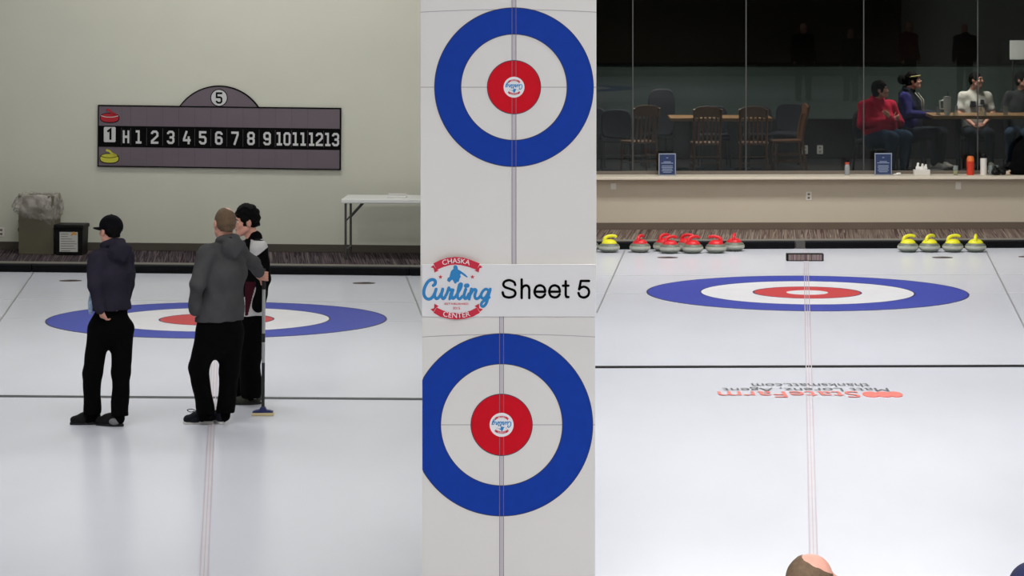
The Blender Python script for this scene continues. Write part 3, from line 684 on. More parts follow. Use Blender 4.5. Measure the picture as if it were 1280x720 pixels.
def outlet(px, py, P, n, th, label, w=.075, h=.115, slots=True):
    q = hit(px, py, P, n, .008); t = thing('wall_outlet', label, 'outlet', q, (0, 0, th))
    obj('cover_plate', MB().box((-w/2, 0, -h/2), (w/2, .008, h/2)), M_PLATE, t, bevel=.002)
    if slots:
        for z in (-.025, .025): obj('socket', MB().box((-.016, -.002, z-.014), (.016, 0, z+.014)), mat('outlet_dark', (120, 112, 104), rough=.5), t)
outlet(1.5, 290, A0, nL, thL, 'white wall outlet at the far left edge beside the trash can')
outlet(767, 233, R0, nR, thR, 'blank plate under the ledge at the left end of the low wall', .075, .085, False)
outlet(1011, 245, R0, nR, thR, 'cream outlet in the low wall above the carpet covered block')
outlet(1198, 232, R0, nR, thR, 'blank plate under the ledge above the yellow stones', .075, .1, False)
# ================================================================== things on the right-hand ice
mk = gp(1006.5, 326.5); bl_ = thing('carpet_block', 'low black framed block faced with striped carpet, behind the right rings', 'block', (mk.x, mk.y, 0))
obj('frame', MB().box((-.235, 0, 0), (.235, .14, .092)), M_BLK, bl_, bevel=.006)
fc = obj('carpet_facing', MB().box((-.21, -.006, .012), (.215, .001, .084)), streak_mat('carpet_block_stripes', [(92,72,80),(150,134,134),(112,92,98),(170,154,148),(76,58,64),(146,118,104)], 22, .1), bl_)
def hack(px, py, label):
    q = gp(px, py); t = thing('floor_hack', label, 'hack', (q.x, q.y, 0))
    obj('rubber_pad', MB().lathe([(.135, 0), (.135, .003), (.11, .006), (0.001, .007)], 28, sc=(1, .75)), mat('hack_brown', (84, 72, 68), rough=.7), t, smooth='auto')
    obj('grip_hole', MB().lathe([(.05, .0068), (.045, .0085), (.001, .0085)], 20, c=(.03, 0, 0)), M_BLK, t)
hack(834.5, 322, 'dark low rubber pad on the ice in front of the red stones'); hack(1178, 322, 'dark low rubber pad on the ice in front of the yellow stones on the right')
hack(88, 351, 'dark low rubber pad on the ice below the black bin'); hack(455, 354, 'dark low rubber pad on the ice below the folding table'); hack(1286, 321, 'dark low rubber pad cut by the right edge of the photo')
M_GRAN = mat('granite_grey_green', (112, 118, 106), rough=.35, var=.22, scale=70); M_BAND = mat('granite_striking_band', (178, 180, 168), rough=.7, var=.12, scale=60)
M_HR = mat('handle_red', (226, 36, 46), rough=.35); M_HY = mat('handle_yellow', (238, 232, 42), rough=.35)
def stone(label, colour, m, loc, rz, grp):
    t = thing('curling_stone', label, 'curling stone', loc, (0, 0, rz), grp); R = .139
    g = [(.062, .0), (.066, .004), (.10, .010)] + [(.09+.056*math.cos(a), .068+.056*math.sin(a)*1.0) for a in [(-.95+1.9*i/14) for i in range(15)]] + [(.10, .124), (.06, .128)]
    obj('granite_body', MB().lathe(g, 40), M_GRAN, t, smooth='auto')
    obj('striking_band', MB().lathe([(.1435, .046), (.1475, .052), (.1482, .066), (.1475, .08), (.1435, .086)], 40), M_BAND, t, smooth='auto')
    obj('top_plate', MB().lathe([(.106, .118), (.104, .132), (.090, .150), (.066, .166), (.04, .176), (.001, .178)], 36), m, t, smooth='auto')
    P = spline([(-.07, 0, .145), (-.066, 0, .18), (-.045, 0, .206), (0, 0, .22), (.045, 0, .223), (.085, 0, .217), (.104, 0, .204)], 5)
    obj('handle', MB().tube(P, [(.027-.008*abs(i/(len(P)-1)-.05)**.5) for i in range(len(P))], 12), m, t, smooth=True)
    for c in t.children: c.scale = (.935, .935, .96)
    return t
def put(kind, px, py, rz, label, grp, proto=None):
    q = gp(px, py); d = q.y + .06; q = Vector(((px-640)*d/F, d, 0))
    if proto is None: return stone(label, kind, M_HR if kind == 'red' else M_HY, q, rz, grp)
    return dup(proto, q, rz, label, grp)
gR = 'red handled stones left of the rings'; gY = 'yellow handled stones on the right'; gY2 = 'yellow handled stones by the sign panel'
sy = put('yellow', 761.5, 315.8, .25, 'whole yellow handled stone leftmost in the row, beside the sign panel', gY2)
put('yellow', 735.5, 314.8, .9, 'yellow handled stone mostly hidden behind the white panel edge', gY2, sy)
sr = put('red', 800, 315.8, 1.1, 'red handled stone standing alone right of the yellow stone', gR)
put('red', 829.5, 314.4, .7, 'red handled stone half hidden behind the second red stone', gR, sr)
put('red', 837.5, 316.9, .5, 'second front red handled stone from the left, one stone peeking out behind it', gR, sr)
put('red', 858.0, 314.4, -.4, 'red handled stone half hidden behind the third red stone', gR, sr)
put('red', 865.8, 316.9, .45, 'third front red handled stone from the left', gR, sr)
put('red', 895, 316.6, 2.9, 'front red handled stone at the right end of the row', gR, sr)
put('red', 917.5, 314.2, 1.4, 'red handled stone set back at the far right of the red row', gR, sr)
for px, rz, l in ((1135, .35, 'leftmost of the four yellow handled stones on the right'), (1162, .8, 'second from left of the four yellow handled stones on the right'), (1191, .2, 'third from left of the four yellow handled stones on the right'), (1219.5, 1.4, 'rightmost of the four yellow handled stones on the right')):
    put('yellow', px, 315.4, rz, l, gY, sy)
# ================================================================== people
def V(*a): return np.array(a if len(a) > 1 else a[0], float)
def unit(v): v = V(v); return v/np.linalg.norm(v)
M_SKIN = mat('skin_light', (205, 150, 132), rough=.55, spec=.35, var=.06, scale=25)
M_SKIN2 = mat('skin_tan', (186, 128, 106), rough=.55, spec=.35, var=.06, scale=25)
M_EYE = mat('eye_dark', (30, 22, 20), rough=.2)
M_HAIRB = mat('hair_black', (8, 7, 7), rough=.8, spec=.1, bump=.3, bscale=90); M_HAIRBR = mat('hair_brown', (92, 72, 52), rough=.8, var=.2, scale=60, bump=.3, bscale=120)
M_SOLEW = mat('shoe_sole_white', (206, 204, 200), rough=.6); M_SOLEB = mat('shoe_sole_black', (20, 20, 22), rough=.6)
def cloth(name, c, bump=.6, var=.12): return mat(name, c, rough=.95, spec=.08, var=var, scale=9, bump=bump, bscale=16)
def head_axes(hf, hu=(0, 0, 1)):
    f = unit(hf); u = unit(V(hu)-f*np.dot(f, V(hu))); return f, np.cross(u, f), u      # forward, left, up
def add_head(S, c, hf, hu=(0, 0, 1), s=1.0):
    f, l, u = head_axes(hf, hu); c = V(c); P = lambda a, b, d: c+(f*a+l*b+u*d)*s
    S.ell(P(-.008, 0, .025), (.096*s, .075*s, .092*s), (f, l, u), k=.02)
    S.ell(P(.032, 0, -.045), (.062*s, .057*s, .068*s), (f, l, u), k=.03)
    S.cap(P(.07, 0, -.098), P(.078, 0, -.09), .022*s, k=.025)                      # chin
    S.cap(P(.02, .052, -.065), P(.065, .022, -.098), .018*s, k=.025); S.cap(P(.02, -.052, -.065), P(.065, -.022, -.098), .018*s, k=.025)   # jaw
    S.cap(P(.084, .032, .022), P(.084, -.032, .022), .014*s, k=.018)               # brow
    for q in (1, -1):
        S.ell(P(.096, q*.031, .002), (.016*s, .017*s, .011*s), (f, l, u), k=.008, op='sub')
        S.ell(P(.072, q*.04, -.03), (.02*s, .02*s, .02*s), (f, l, u), k=.02)       # cheek
        S.ell(P(-.002, q*.078, -.012), (.02*s, .009*s, .032*s), (f, l, u), k=.008); S.ell(P(.0, q*.09, -.012), (.01*s, .008*s, .018*s), (f, l, u), k=.004, op='sub')
    S.cap(P(.09, 0, .008), P(.115, 0, -.03), .0085*s, .0125*s, k=.012)              # nose
    S.cap(P(.1, .012, -.034), P(.1, -.012, -.034), .0085*s, k=.008)
    S.cap(P(.087, .02, -.062), P(.087, -.02, -.062), .0075*s, k=.008); S.cap(P(.085, .016, -.073), P(.085, -.016, -.073), .0085*s, k=.008)
    S.cap(P(.098, .02, -.0675), P(.098, -.02, -.0675), .003*s, k=.003, op='sub')
def add_face(parent, c, hf, hu=(0, 0, 1), s=1.0, brow=M_HAIRB):
    f, l, u = head_axes(hf, hu); c = V(c); P = lambda a, b, d: c+(f*a+l*b+u*d)*s
    for q in (1, -1):
        e = MB().ellipsoid(P(.083, q*.031, .003), (.0105*s,)*3, 12, 8); obj('eye', e, mat('eye_white', (214, 206, 200), rough=.25), parent, smooth=True)
        obj('iris', MB().ellipsoid(P(.0905, q*.031, .003), (.0052*s,)*3, 10, 6), M_EYE, parent, smooth=True)
        obj('eyebrow', MB().tube([P(.096, q*.013, .018), P(.097, q*.03, .025), P(.088, q*.05, .02)], [.0045*s, .005*s, .003*s], 8), brow, parent, smooth=True)
    obj('lips', MB().tube([P(.091, .02, -.067), P(.0955, .008, -.0655), P(.0955, -.008, -.0655), P(.091, -.02, -.067)], [.003*s, .0052*s, .0052*s, .003*s], 8), mat('lips', (168, 88, 84), rough=.5), parent, smooth=True)
def add_hand(S, w, d, n, side, curl=(.3, .5, .4), s=1.0, spread=.0):
    d = unit(d); n = unit(V(n)-d*np.dot(d, V(n))); t = np.cross(n, d)*side; w = V(w)
    for o, r0, r1 in ((-.024, .013, .0115), (-.008, .0145, .0125), (.008, .0145, .0125), (.024, .0135, .012)):
        S.cap(w+t*o*.6*s, w+(d*.085+t*o*1.15)*s, r0*s, r1*s, k=.014)
    for j, (o, ln) in enumerate(((.03, .07), (.0105, .078), (-.009, .073), (-.027, .058))):
        p = w+(d*.083+t*o)*s; a = 0; dd = d+t*spread*(1.5-j)*.2
        for q, (fr, r) in enumerate(((.44, .0088), (.32, .0080), (.27, .0072))):
            a += curl[q]; e = p+(unit(dd)*math.cos(a)+n*math.sin(a))*ln*fr*s; S.cap(p, e, r*s, r*.93*s, k=.004); p = e
    p = w+(d*.022+t*.026+n*.006)*s
    for ang, ln, r in ((.75, .042, .0115), (.45, .032, .0098), (.2, .026, .0088)):
        e = p+unit(d*math.cos(ang)+t*math.sin(ang)+n*.35)*ln*s; S.cap(p, e, r*s, r*.92*s, k=.006); p = e
def shoe(parent, heel, toe, m, ms, h=.006, L=None, laces=True, extra=None, name='shoe', w=1.0):
    a = V(heel[0], heel[1], 0); b = V(toe[0], toe[1], 0); d = unit(b-a); L = L or np.linalg.norm(b-a); l = np.cross(V(0, 0, 1), d); z = V(0, 0, 1); k = L/.29
    P = lambda x, y, q: a+(d*x*L+l*y*k*w+z*q*k*1.22)
    S = SDF(h)
    S.cap(P(.15, 0, .05), P(.16, 0, .088), .040*k*w, .042*k*w, k=.02); S.cap(P(.2, 0, .045), P(.55, 0, .05), .038*k*w, .040*k*w, k=.03); S.cap(P(.55, .003, .045), P(.84, .004, .034), .043*k*w, .034*k*w, k=.03)
    S.cap(P(.3, 0, .085), P(.6, 0, .058), .028*k*w, .024*k*w, k=.03); S.cap(P(.62, .02, .03), P(.8, -.018, .03), .032*k*w, k=.03)
    S.cut((0, 0, .014), (0, 0, -1)); S.fold(.0008, 60)
    sh = sdf_obj(name, S, m, parent)
    out = []
    for i in range(28):
        t = 2*PI*i/28; x = .495-.475*math.cos(t); wd = .9*(.034+.012*math.sin(PI*min(1, max(0, x*.9+.1))))*(abs(math.sin(t))**.6)*math.copysign(1, math.sin(t)); q = P(x, wd, 0); out.append((q[0], q[1]))
    obj('sole', MB().prism(out, .0, .022, axis='z'), ms, sh, bevel=.004)
    if laces:
        lb = MB()
        for x, q in ((.34, .112), (.42, .104), (.5, .095), (.57, .086)): lb.tube([P(x, .024, q-.014), P(x+.012, 0, q), P(x, -.024, q-.014)], .0035, 6)
        obj('laces', lb, ms if extra is None else extra, sh)
    return sh
def figure(J, root, h=.006, skin=M_SKIN, top=None, pants=None, shoes=None, hood=True, shortsleeve=False, waist=.17, chest=.185, sq=.64, hands=('hang', 'hang'), tucked=None, legr=(.10, .078, .066), topname='hoodie', armr=(.068, .056, .044), hem=None, foldamp=.0042, top_regions=None, curl=(.35, .5, .4), cuff=None, hoodup=None):
    g = lambda k: V(J[k]); f = unit(J['f']); up = V(0, 0, 1)
    # ---- the body: one continuous surface from head to feet
    B = SDF(h); add_head(B, g('head'), J['hf'], J.get('hu', (0, 0, 1)), J.get('hs', 1.0))
    hp = (g('hL')+g('hR'))/2; sm = (g('sL')+g('sR'))/2; hc = g('head'); fh = unit(J['hf'])
    B.cap(hc-fh*.012-up*.05, g('neck'), .052, .056, k=.025)
    B.cap(g('neck'), sm-up*.1, .06, chest*.75, k=.05, n=f, sq=sq); B.cap(sm-up*.12, hp+up*.06, chest*.8, waist*.85, k=.05, n=f, sq=sq); B.cap(g('sL'), g('sR'), .05, k=.05)
    for s_ in 'LR':
        B.cap(g('s'+s_), g('e'+s_), .046, .038, k=.02); B.cap(g('e'+s_), g('w'+s_), .037, .027, k=.012)
        B.cap(g('h'+s_), g('k'+s_), .07, .052, k=.03); B.cap(g('k'+s_), g('a'+s_), .05, .036, k=.015)
        an = g('a'+s_); tv = unit(V(J['t'+s_][0], J['t'+s_][1], 0)); B.cap(an-up*.01, an+tv*.035-up*.045, .022, .018, k=.02)
    for i, s_ in enumerate('LR'):
        hd = hands[i]
        if hd == 'hang': add_hand(B, g('w'+s_), g('w'+s_)-g('e'+s_), J.get('n'+s_, (1, 0, 0) if s_ == 'L' else (-1, 0, 0)), 1 if s_ == 'L' else -1, curl)
        elif callable(hd): hd(B)
        elif hd is not None: add_hand(B, g('w'+s_), hd[0], hd[1], hd[2], hd[3] if len(hd) > 3 else curl)
    body = sdf_obj('body', B, skin, root)
    # ---- garment for the upper body
    if top is not None:
        T = SDF(h); hm = hem if hem is not None else hp[2]-.02
        T.cap(g('neck')-up*.02, sm-up*.12, .085, chest, k=.06, n=f, sq=sq); T.cap(sm-up*.13, hp+up*.14, chest, waist, k=.05, n=f, sq=sq)
        T.cap(hp+up*.14, V(hp[0], hp[1], hm-.03), waist, waist*1.03, k=.04, n=f, sq=sq*1.02); T.cap(g('sL')-up*.005, g('sR')-up*.005, .064, k=.06)
        if J.get('belly'): T.ell(hp+f*.07+up*.16, (.2, .24, .22), (f, np.cross(up, f), up), k=.06)
        T.fold(foldamp*.6, 17)
        T.cut((0, 0, hm), J.get('hemn', (0, 0, -1)))
        if not shortsleeve and hem is None: T.cap(V(hp[0], hp[1], hm+.045), V(hp[0], hp[1], hm+.02), waist*1.0, waist*.985, k=.01, n=f, sq=sq*1.02) if False else None
        for s_ in 'LR':
            a, e, w = g('s'+s_), g('e'+s_), g('w'+s_)
            if shortsleeve: T.cap(a, a+(e-a)*.75, armr[0], armr[0]*.95, k=.045)
            else:
                T.cap(a, e, armr[0], armr[1], k=.045); T.cap(e, w-(w-e)*.06, armr[1], armr[2], k=.02)
                q = unit(w-e); T.cap(w-q*.055, w-q*.02, armr[2]+.004, armr[2]+.001, k=.01)
        if hood:        # a folded hood round the neck
            nb = g('neck'); lt = np.cross(up, f)
            R = [nb+f*(.062*math.cos(a)-.012)+lt*.078*math.sin(a)+up*(.012+.022*math.cos(a)*-1) for a in [2*PI*i/14 for i in range(15)]]
            for i in range(14): T.cap(R[i], R[i+1], .03, k=.012)
            T.ell(nb-f*.10-up*.055, (.055, .115, .085), (f, lt, up), k=.03); T.ell(nb-f*.085+up*.0, (.03, .07, .04), (f, lt, up), k=.012, op='sub')
            T.cap(nb-f*.115+lt*.09-up*.03, nb-f*.13-up*.115, .022, k=.02); T.cap(nb-f*.115-lt*.09-up*.03, nb-f*.13-up*.115, .022, k=.02)
        else:
            nb = g('neck'); T.cap(nb-up*.03, nb+up*.025-f*.01, .072, .066, k=.02)
        T.fold(foldamp, 27)
        mats_ = [top] + [r[1] for r in (top_regions or [])]
        tg = sdf_obj(topname, T, mats_, root)
        for i, r in enumerate(top_regions or []):
            for p in tg.data.polygons:
                if r[0](p.center, p.normal): p.material_index = i+1
    # ---- socks
    for s_ in 'LR':
        an = g('a'+s_); kn = g('k'+s_); q_ = unit(kn-an); sk = SDF(h); sk.cap(an-q_*.01, an+q_*.09, .043, .046, k=.01); tv = unit(V(J['t'+s_][0], J['t'+s_][1], 0)); sk.cap(an-up*.01, an+tv*.035-up*.045, .031, .026, k=.02); sdf_obj('sock', sk, MATS['trousers_black'], root)
    # ---- trousers
    if pants is not None:
        T = SDF(h)
        T.cap(hp+up*.08, hp-up*.02, waist*.97, waist*1.0, k=.03, n=f, sq=sq)
        for s_ in 'LR':
            a, k_, e = g('h'+s_), g('k'+s_), g('a'+s_)
            T.cap(a-up*.02, k_, legr[0], legr[1], k=.04); T.cap(k_, e-unit(e-k_)*.02, legr[1], legr[2], k=.03); T.cap(e+(k_-e)*.16, e+(k_-e)*.02, legr[2], legr[2]*.93, k=.02)
            b = unit(e-k_)
            for q in (.30, .2, .10): T.cap(e-b*q*.4+f*.01, e-b*q*.4-f*.01, legr[2]*.95+.002, k=.012)
        T.fold(.003, 24)
        T.cut((0, 0, J.get('pz', .05)), (0, 0, -1))
        sdf_obj('trousers', T, pants, root)
    return body
def hair(root, c, hf, m, hu=(0, 0, 1), s=1.0, pad=.008, front=.055, nape=-.06, top=.0, crown=None, amp=.002, name='hair', h=.005, sides=True):
    f, l, u = head_axes(hf, hu); c = V(c); P = lambda a, b, d: c+(f*a+l*b+u*d)*s
    S = SDF(h); S.ell(P(-.008, 0, .025+top/2), ((.096+pad)*s, (.075+pad)*s, (.092+pad+top/2)*s), (f, l, u), k=0)
    S.cap(P(-.05, 0, -.02), P(-.055, 0, nape+.02), (.055+pad)*s, (.04+pad)*s, k=.03)
    S.cut(P(0, 0, nape), -u); S.ell(P(front+.062, 0, -.035), (.075*s, .11*s, .085*s), (f, l, u), k=.012, op='sub')      # leave the face free
    for q in (1, -1): S.ell(P(.002, q*.09, -.03), (.03*s, .03*s, .045*s), (f, l, u), k=.008, op='sub')                   # and the ears
    if crown: S.ell(P(*crown[0]), crown[1], (f, l, u), k=.01, op='sub')
    S.fold(amp, 120)
    return sdf_obj(name, S, m, root)
def cap_hat(root, c, hf, m, hu=(0, 0, 1), visor=True, low=-.0, h=.005, name='cap'):
    f, l, u = head_axes(hf, hu); c = V(c); P = lambda a, b, d: c+f*a+l*b+u*d
    S = SDF(h); S.ell(P(-.008, 0, .028), (.108, .088, .098), (f, l, u), k=0); S.cut(P(0, 0, low), -unit(u-.12*f)); 
    ct = sdf_obj(name, S, m, root)
    if visor:
        pts = []
        for i in range(17):
            a = -1.15+2.3*i/16; pts.append((a, .1+.075*math.cos(a*1.25)**.8))
        vs = []; n = len(pts)
        for dz in (0, .005):
            for a, r in pts: vs.append(P(.092*math.cos(a), .082*math.sin(a), .012+dz))
            for a, r in pts: vs.append(P(max(.092*math.cos(a), r*math.cos(a)), .082*math.sin(a)*1.0, .004+dz-.012*abs(math.sin(a))))
        fs = []
        for b in (0, 2*n):
            for i in range(n-1): fs.append((b+i, b+i+1, b+n+i+1, b+n+i))
        for i in range(n-1): fs += [(n+i, n+i+1, 3*n+i+1, 3*n+i), (i, i+1, 2*n+i+1, 2*n+i)]
        mesh_obj('visor', vs, fs, m, ct, smooth=True)
        obj('button', MB().ellipsoid(P(-.008, 0, .126), (.008, .008, .005), 10, 6), m, ct, smooth=True)
    return ct
# ------------------------------------------------------------------ man in the dark cap, left
d0 = 28.16; rt = gp(124, 531); r1_ = thing('person', 'standing man in black cap and dark navy hoodie, seen from behind, left of the ice', 'person', (rt.x, rt.y, 0))
def mk(rt, d0): return lambda x, y, dy=0.0: V(pw(x, y, d0+dy)-Vector((rt.x, rt.y, 0)))
W = mk(rt, d0)
f1 = unit((-.72, .7, 0))
J = dict(f=f1, head=W(138, 287.5), hf=(-.66, .75, -.03), neck=W(140, 306, .0), sL=W(121, 324, -.12), sR=W(157, 322, .12), eL=W(117.5, 358, -.2), eR=W(160, 356, .16), wL=W(125.5, 387, -.19), wR=W(153, 386, .2),
 hL=W(125, 408, -.05), hR=W(152, 408, .06), kL=W(115.5, 466, -.06), kR=W(151.5, 466, -.02), aL=W(115, 519, .0), aR=W(149.5, 522, -.1), tL=(-1, .1), tR=(-.8, .45), hemn=(0, 0, -1), pz=.092)
cloth('trousers_black', (4, 4, 5), .3, .1); M_NAVY = cloth('hoodie_dark_navy', (43, 40, 52)); M_PBLK = cloth('trousers_black', (4, 4, 5), .3, .1)
figure(J, r1_, top=M_NAVY, pants=M_PBLK, hands=((W(130.5, 400, -.13)-W(125.5, 387.5, -.19), (.5, .6, 0), 1), None), waist=.170, chest=.19, hem=W(0, 386.5)[2], armr=(.066, .056, .046), legr=(.104, .079, .067))
hair(r1_, J['head'], J['hf'], M_HAIRB, pad=.006)
cp = cap_hat(r1_, J['head']+V(0, 0, .004), (-.85, .5, .02), mat('cap_black', (7, 7, 11), rough=.9, spec=.1, bump=.2, bscale=150))
q = lambda x, y: (W(x, y)[0], 0)
shoe(r1_, (W(125.5, 531)[0], .04), (W(86, 531)[0], .0), mat('shoe_black', (12, 12, 15), rough=.7, spec=.2, bump=.2), M_SOLEB)
s2 = shoe(r1_, (W(157, 0)[0], gd(534)-rt.y+.04), (W(128.5, 0)[0], gd(534)-rt.y+.1), MATS['shoe_black'], M_SOLEB, L=.27)
obj('heel_patch', MB().ellipsoid((W(145, 0)[0], gd(534)-rt.y+.012, .045), (.045, .018, .03), 14, 8), mat('shoe_grey_mesh', (120, 120, 122), rough=.8), s2, smooth=True)
obj('pocket_towel', MB().tube([W(115, 366, -.1), W(113.5, 378, -.14), W(113, 392, -.12)], [.02, .024, .016], 10), mat('towel_light_blue', (150, 170, 196), rough=.9, var=.3, scale=30), r1_, smooth=True)
# ------------------------------------------------------------------ man in the grey hoodie, middle
d0 = 28.2; rt = gp(262, 530); r2_ = thing('person', 'standing man with cropped hair in a charcoal grey hoodie, one hand on the broom', 'person', (rt.x, rt.y, 0))
W = mk(rt, d0); f2 = unit((-.62, .78, 0))
GZ = W(330, 344, .5)                              # where the hand closes on the broom
def grip(S):
    c = V(GZ); r = .027
    w = V(J['wR']); S.cap(w, c+V(-.045, -.022, .012), .026, .022, k=.015); S.cap(c+V(-.045, -.02, .022), c+V(-.028, -.028, .012), .022, .018, k=.014); S.cap(c+V(-.05, -.012, -.008), c+V(-.03, -.026, -.028), .02, .015, k=.014)
    for j in range(4):
        z = .028-.0205*j; p = c+V(-.034, -.03, z+.004)
        for a in (-110, -68, -25, 18, 55):
            e = c+V(r*math.cos(math.radians(a))*1.1, r*math.sin(math.radians(a))*1.1, z-.004*(a+110)/60); S.cap(p, e, .0098, .0092, k=.004); p = e
    p = c+V(-.045, -.004, .005)
    for e in (V(-.03, .016, -.022), V(-.024, .012, -.055), V(-.02, .004, -.078)): S.cap(p, c+e, .0125, .0105, k=.006); p = c+e
J = dict(f=f2, head=W(281, 279), hf=(-.42, .9, -.02), hu=(.08, 0, 1), neck=W(283, 301), sL=W(258, 318, -.13), sR=W(298, 315, .13), eL=W(246.5, 356, -.24), eR=W(316, 329, .33), wL=W(243, 390, -.15), wR=W(323.5, 341, .47),
 hL=W(262, 416, -.06), hR=W(287, 416, .06), kL=W(248, 459, -.14), kR=W(287, 464, .02), aL=W(257.5, 517, -.05), aR=W(281.5, 518.5, .0), tL=(-1, .02), tR=(-.5, .8), hs=1.12, pz=.098)
M_GREY = cloth('hoodie_charcoal', (72, 72, 74))
figure(J, r2_, top=M_GREY, pants=M_PBLK, hands=((W(249, 398, -.1)-W(243, 390, -.15), (.5, .6, .2), 1), grip), waist=.212, chest=.212, sq=.66, hem=W(0, 401)[2], armr=(.074, .062, .05), legr=(.116, .082, .071))
hair(r2_, J['head'], J['hf'], M_HAIRBR, hu=J['hu'], s=1.12, pad=.003, amp=.0006, crown=((.0, -.035, .115), (.075, .05, .04)), front=.07)
sh = shoe(r2_, (W(268, 0)[0], .05), (W(227.5, 0)[0], .0), mat('shoe_navy', (16, 18, 26), rough=.7, spec=.2, bump=.2), M_SOLEW)
obj('loose_lace', MB().tube(spline([W(246, 514, -.04), W(240, 511.5, -.06), W(234, 512.5, -.06), W(238, 515, -.06), W(243, 514, -.05)], 5), .0035, 6), M_BLK, sh)
shoe(r2_, (W(277.5, 0)[0], gd(531.5)-rt.y+.03), (W(268.5, 0)[0], gd(531.5)-rt.y+.26), MATS['shoe_navy'], M_SOLEW, L=.29)
obj('sole_stripe', MB().box((W(253, 0)[0], -.022, .003), (W(267, 0)[0], -.012, .02)), M_SOLEW, sh)
# ------------------------------------------------------------------ man in the black and white jacket, right
d0 = 29.43; rt = gp(312, 504.5); r3_ = thing('person', 'standing man in black and white jacket, face turned left behind the grey hoodie', 'person', (rt.x, rt.y, 0))
W = mk(rt, d0); f3 = unit((-.9, -.3, 0))
J = dict(f=f3, head=W(308.5, 276.5), hf=(-.96, -.3, -.06), neck=W(317, 300), sL=W(324, 311, -.17), sR=W(308, 311, .17), eL=W(330, 348, -.2), eR=W(305, 348, .16), wL=W(322.5, 385, -.24), wR=W(300, 372, .14),
 hL=W(316, 405, -.07), hR=W(308, 405, .07), kL=W(313, 448, -.08), kR=W(307, 448, .06), aL=W(314, 493, -.04), aR=W(304, 492, .08), tL=(-1, -.08), tR=(-1, .05), hs=1.05, pz=.06)
M_JBLK = cloth('jacket_black', (6, 6, 8)); M_JWHT = cloth('jacket_white', (196, 194, 194)); M_JMAR = cloth('jacket_maroon', (62, 22, 34))
zt = lambda y: W(0, y)[2]; xt = lambda x: W(x, 0)[0]
def wpan(c, n): return c.z < zt(372)+(c.x-xt(304))*.9 and c.z < zt(348) and c.x < xt(329) and c.y > -.22
def wsh(c, n): return zt(318) < c.z < zt(298.5) and xt(314.5)+(zt(296)-c.z)*-.05 < c.x and c.y < -.03 and (c.x < xt(322)+(c.z-zt(318))*1.3)
def mar(c, n): return c.z < zt(350) and c.z > zt(392) and abs(c.x-(xt(310)+(c.z-zt(392))*.12)) < .012+(c.z-zt(392))*.13 and c.y < .1
figure(J, r3_, skin=M_SKIN, top=M_JBLK, pants=M_PBLK, hands=(None, None), hood=False, waist=.18, chest=.185, sq=.68, hem=zt(393), armr=(.07, .062, .052), legr=(.105, .092, .088), topname='jacket', top_regions=[(wpan, M_JWHT), (mar, M_JMAR), (wsh, M_JWHT)])
add_face(r3_, J['head'], J['hf'], s=1.05)
hair(r3_, J['head'], J['hf'], M_HAIRB, s=1.05, pad=.011, top=.024, front=.048, nape=-.05, amp=.0035)
M_SHG = mat('shoe_olive_black', (42, 42, 30), rough=.7, var=.3, scale=40, bump=.3)
shoe(r3_, (W(327.5, 0)[0], -.02), (W(292, 0)[0], -.08), M_SHG, M_SOLEB, extra=mat('lace_olive', (120, 112, 60), rough=.7))
shoe(r3_, (W(318, 0)[0], .16), (W(284, 0)[0], .14), M_SHG, M_SOLEB)
obj('heel_strip', MB().tube(spline([(xt(326), -.068, .075), (xt(320), -.078, .06), (xt(311), -.085, .05)], 4), [.006, .007, .008, .008, .008, .008, .007, .006, .004], 8), M_SOLEW, r3_, smooth=True)
# ------------------------------------------------------------------ broom
bt_ = Vector(GZ)+Vector((gp(262, 530).x, gp(262, 530).y, 0)); bb_ = gp(328.5, 519.5)
bb_ = Vector((bb_.x, bt_.y+.02, 0))
br = thing('curling_broom', 'upright curling broom with silver and black handle standing beside the grey hooded man', 'broom', bb_)
tp = bt_-bb_; dr = tp.normalized(); tp = dr*(tp.length+.055)
PB = lambda t: dr*(t*tp.length)
obj('lower_shaft', MB().tube([PB(.045), PB(.36)], .0145, 14), mat('broom_black', (16, 16, 18), rough=.35), br, smooth='auto')
obj('upper_shaft', MB().tube([PB(.36), PB(.86)], .0145, 14), mat('broom_silver', (176, 176, 178), rough=.3, metal=.4, var=.15, scale=12, stretch=(1, 1, .3)), br, smooth='auto')
obj('grip', MB().tube([PB(.86), PB(.995), PB(1.0)], [.017, .017, .012], 14), mat('broom_grip', (14, 14, 15), rough=.7), br, smooth='auto')
obj('shaft_marking', MB().tube([PB(.50), PB(.56)], .0149, 14), MATS['broom_black'], br, smooth='auto')
hd = obj('head_bracket', MB().prism([(-.088, .026), (-.088, .036), (-.06, .046), (-.03, .05), (-.018, .075), (.018, .075), (.03, .05), (.06, .046), (.088, .036), (.088, .026)], -.035, .035), mat('broom_head_blue', (28, 34, 96), rough=.5), br, bevel=.004)
obj('head_pad', MB().box((-.094, -.042, 0), (.094, .042, .026)), mat('broom_pad_cream', (226, 206, 160), rough=.9), br, bevel=.006)
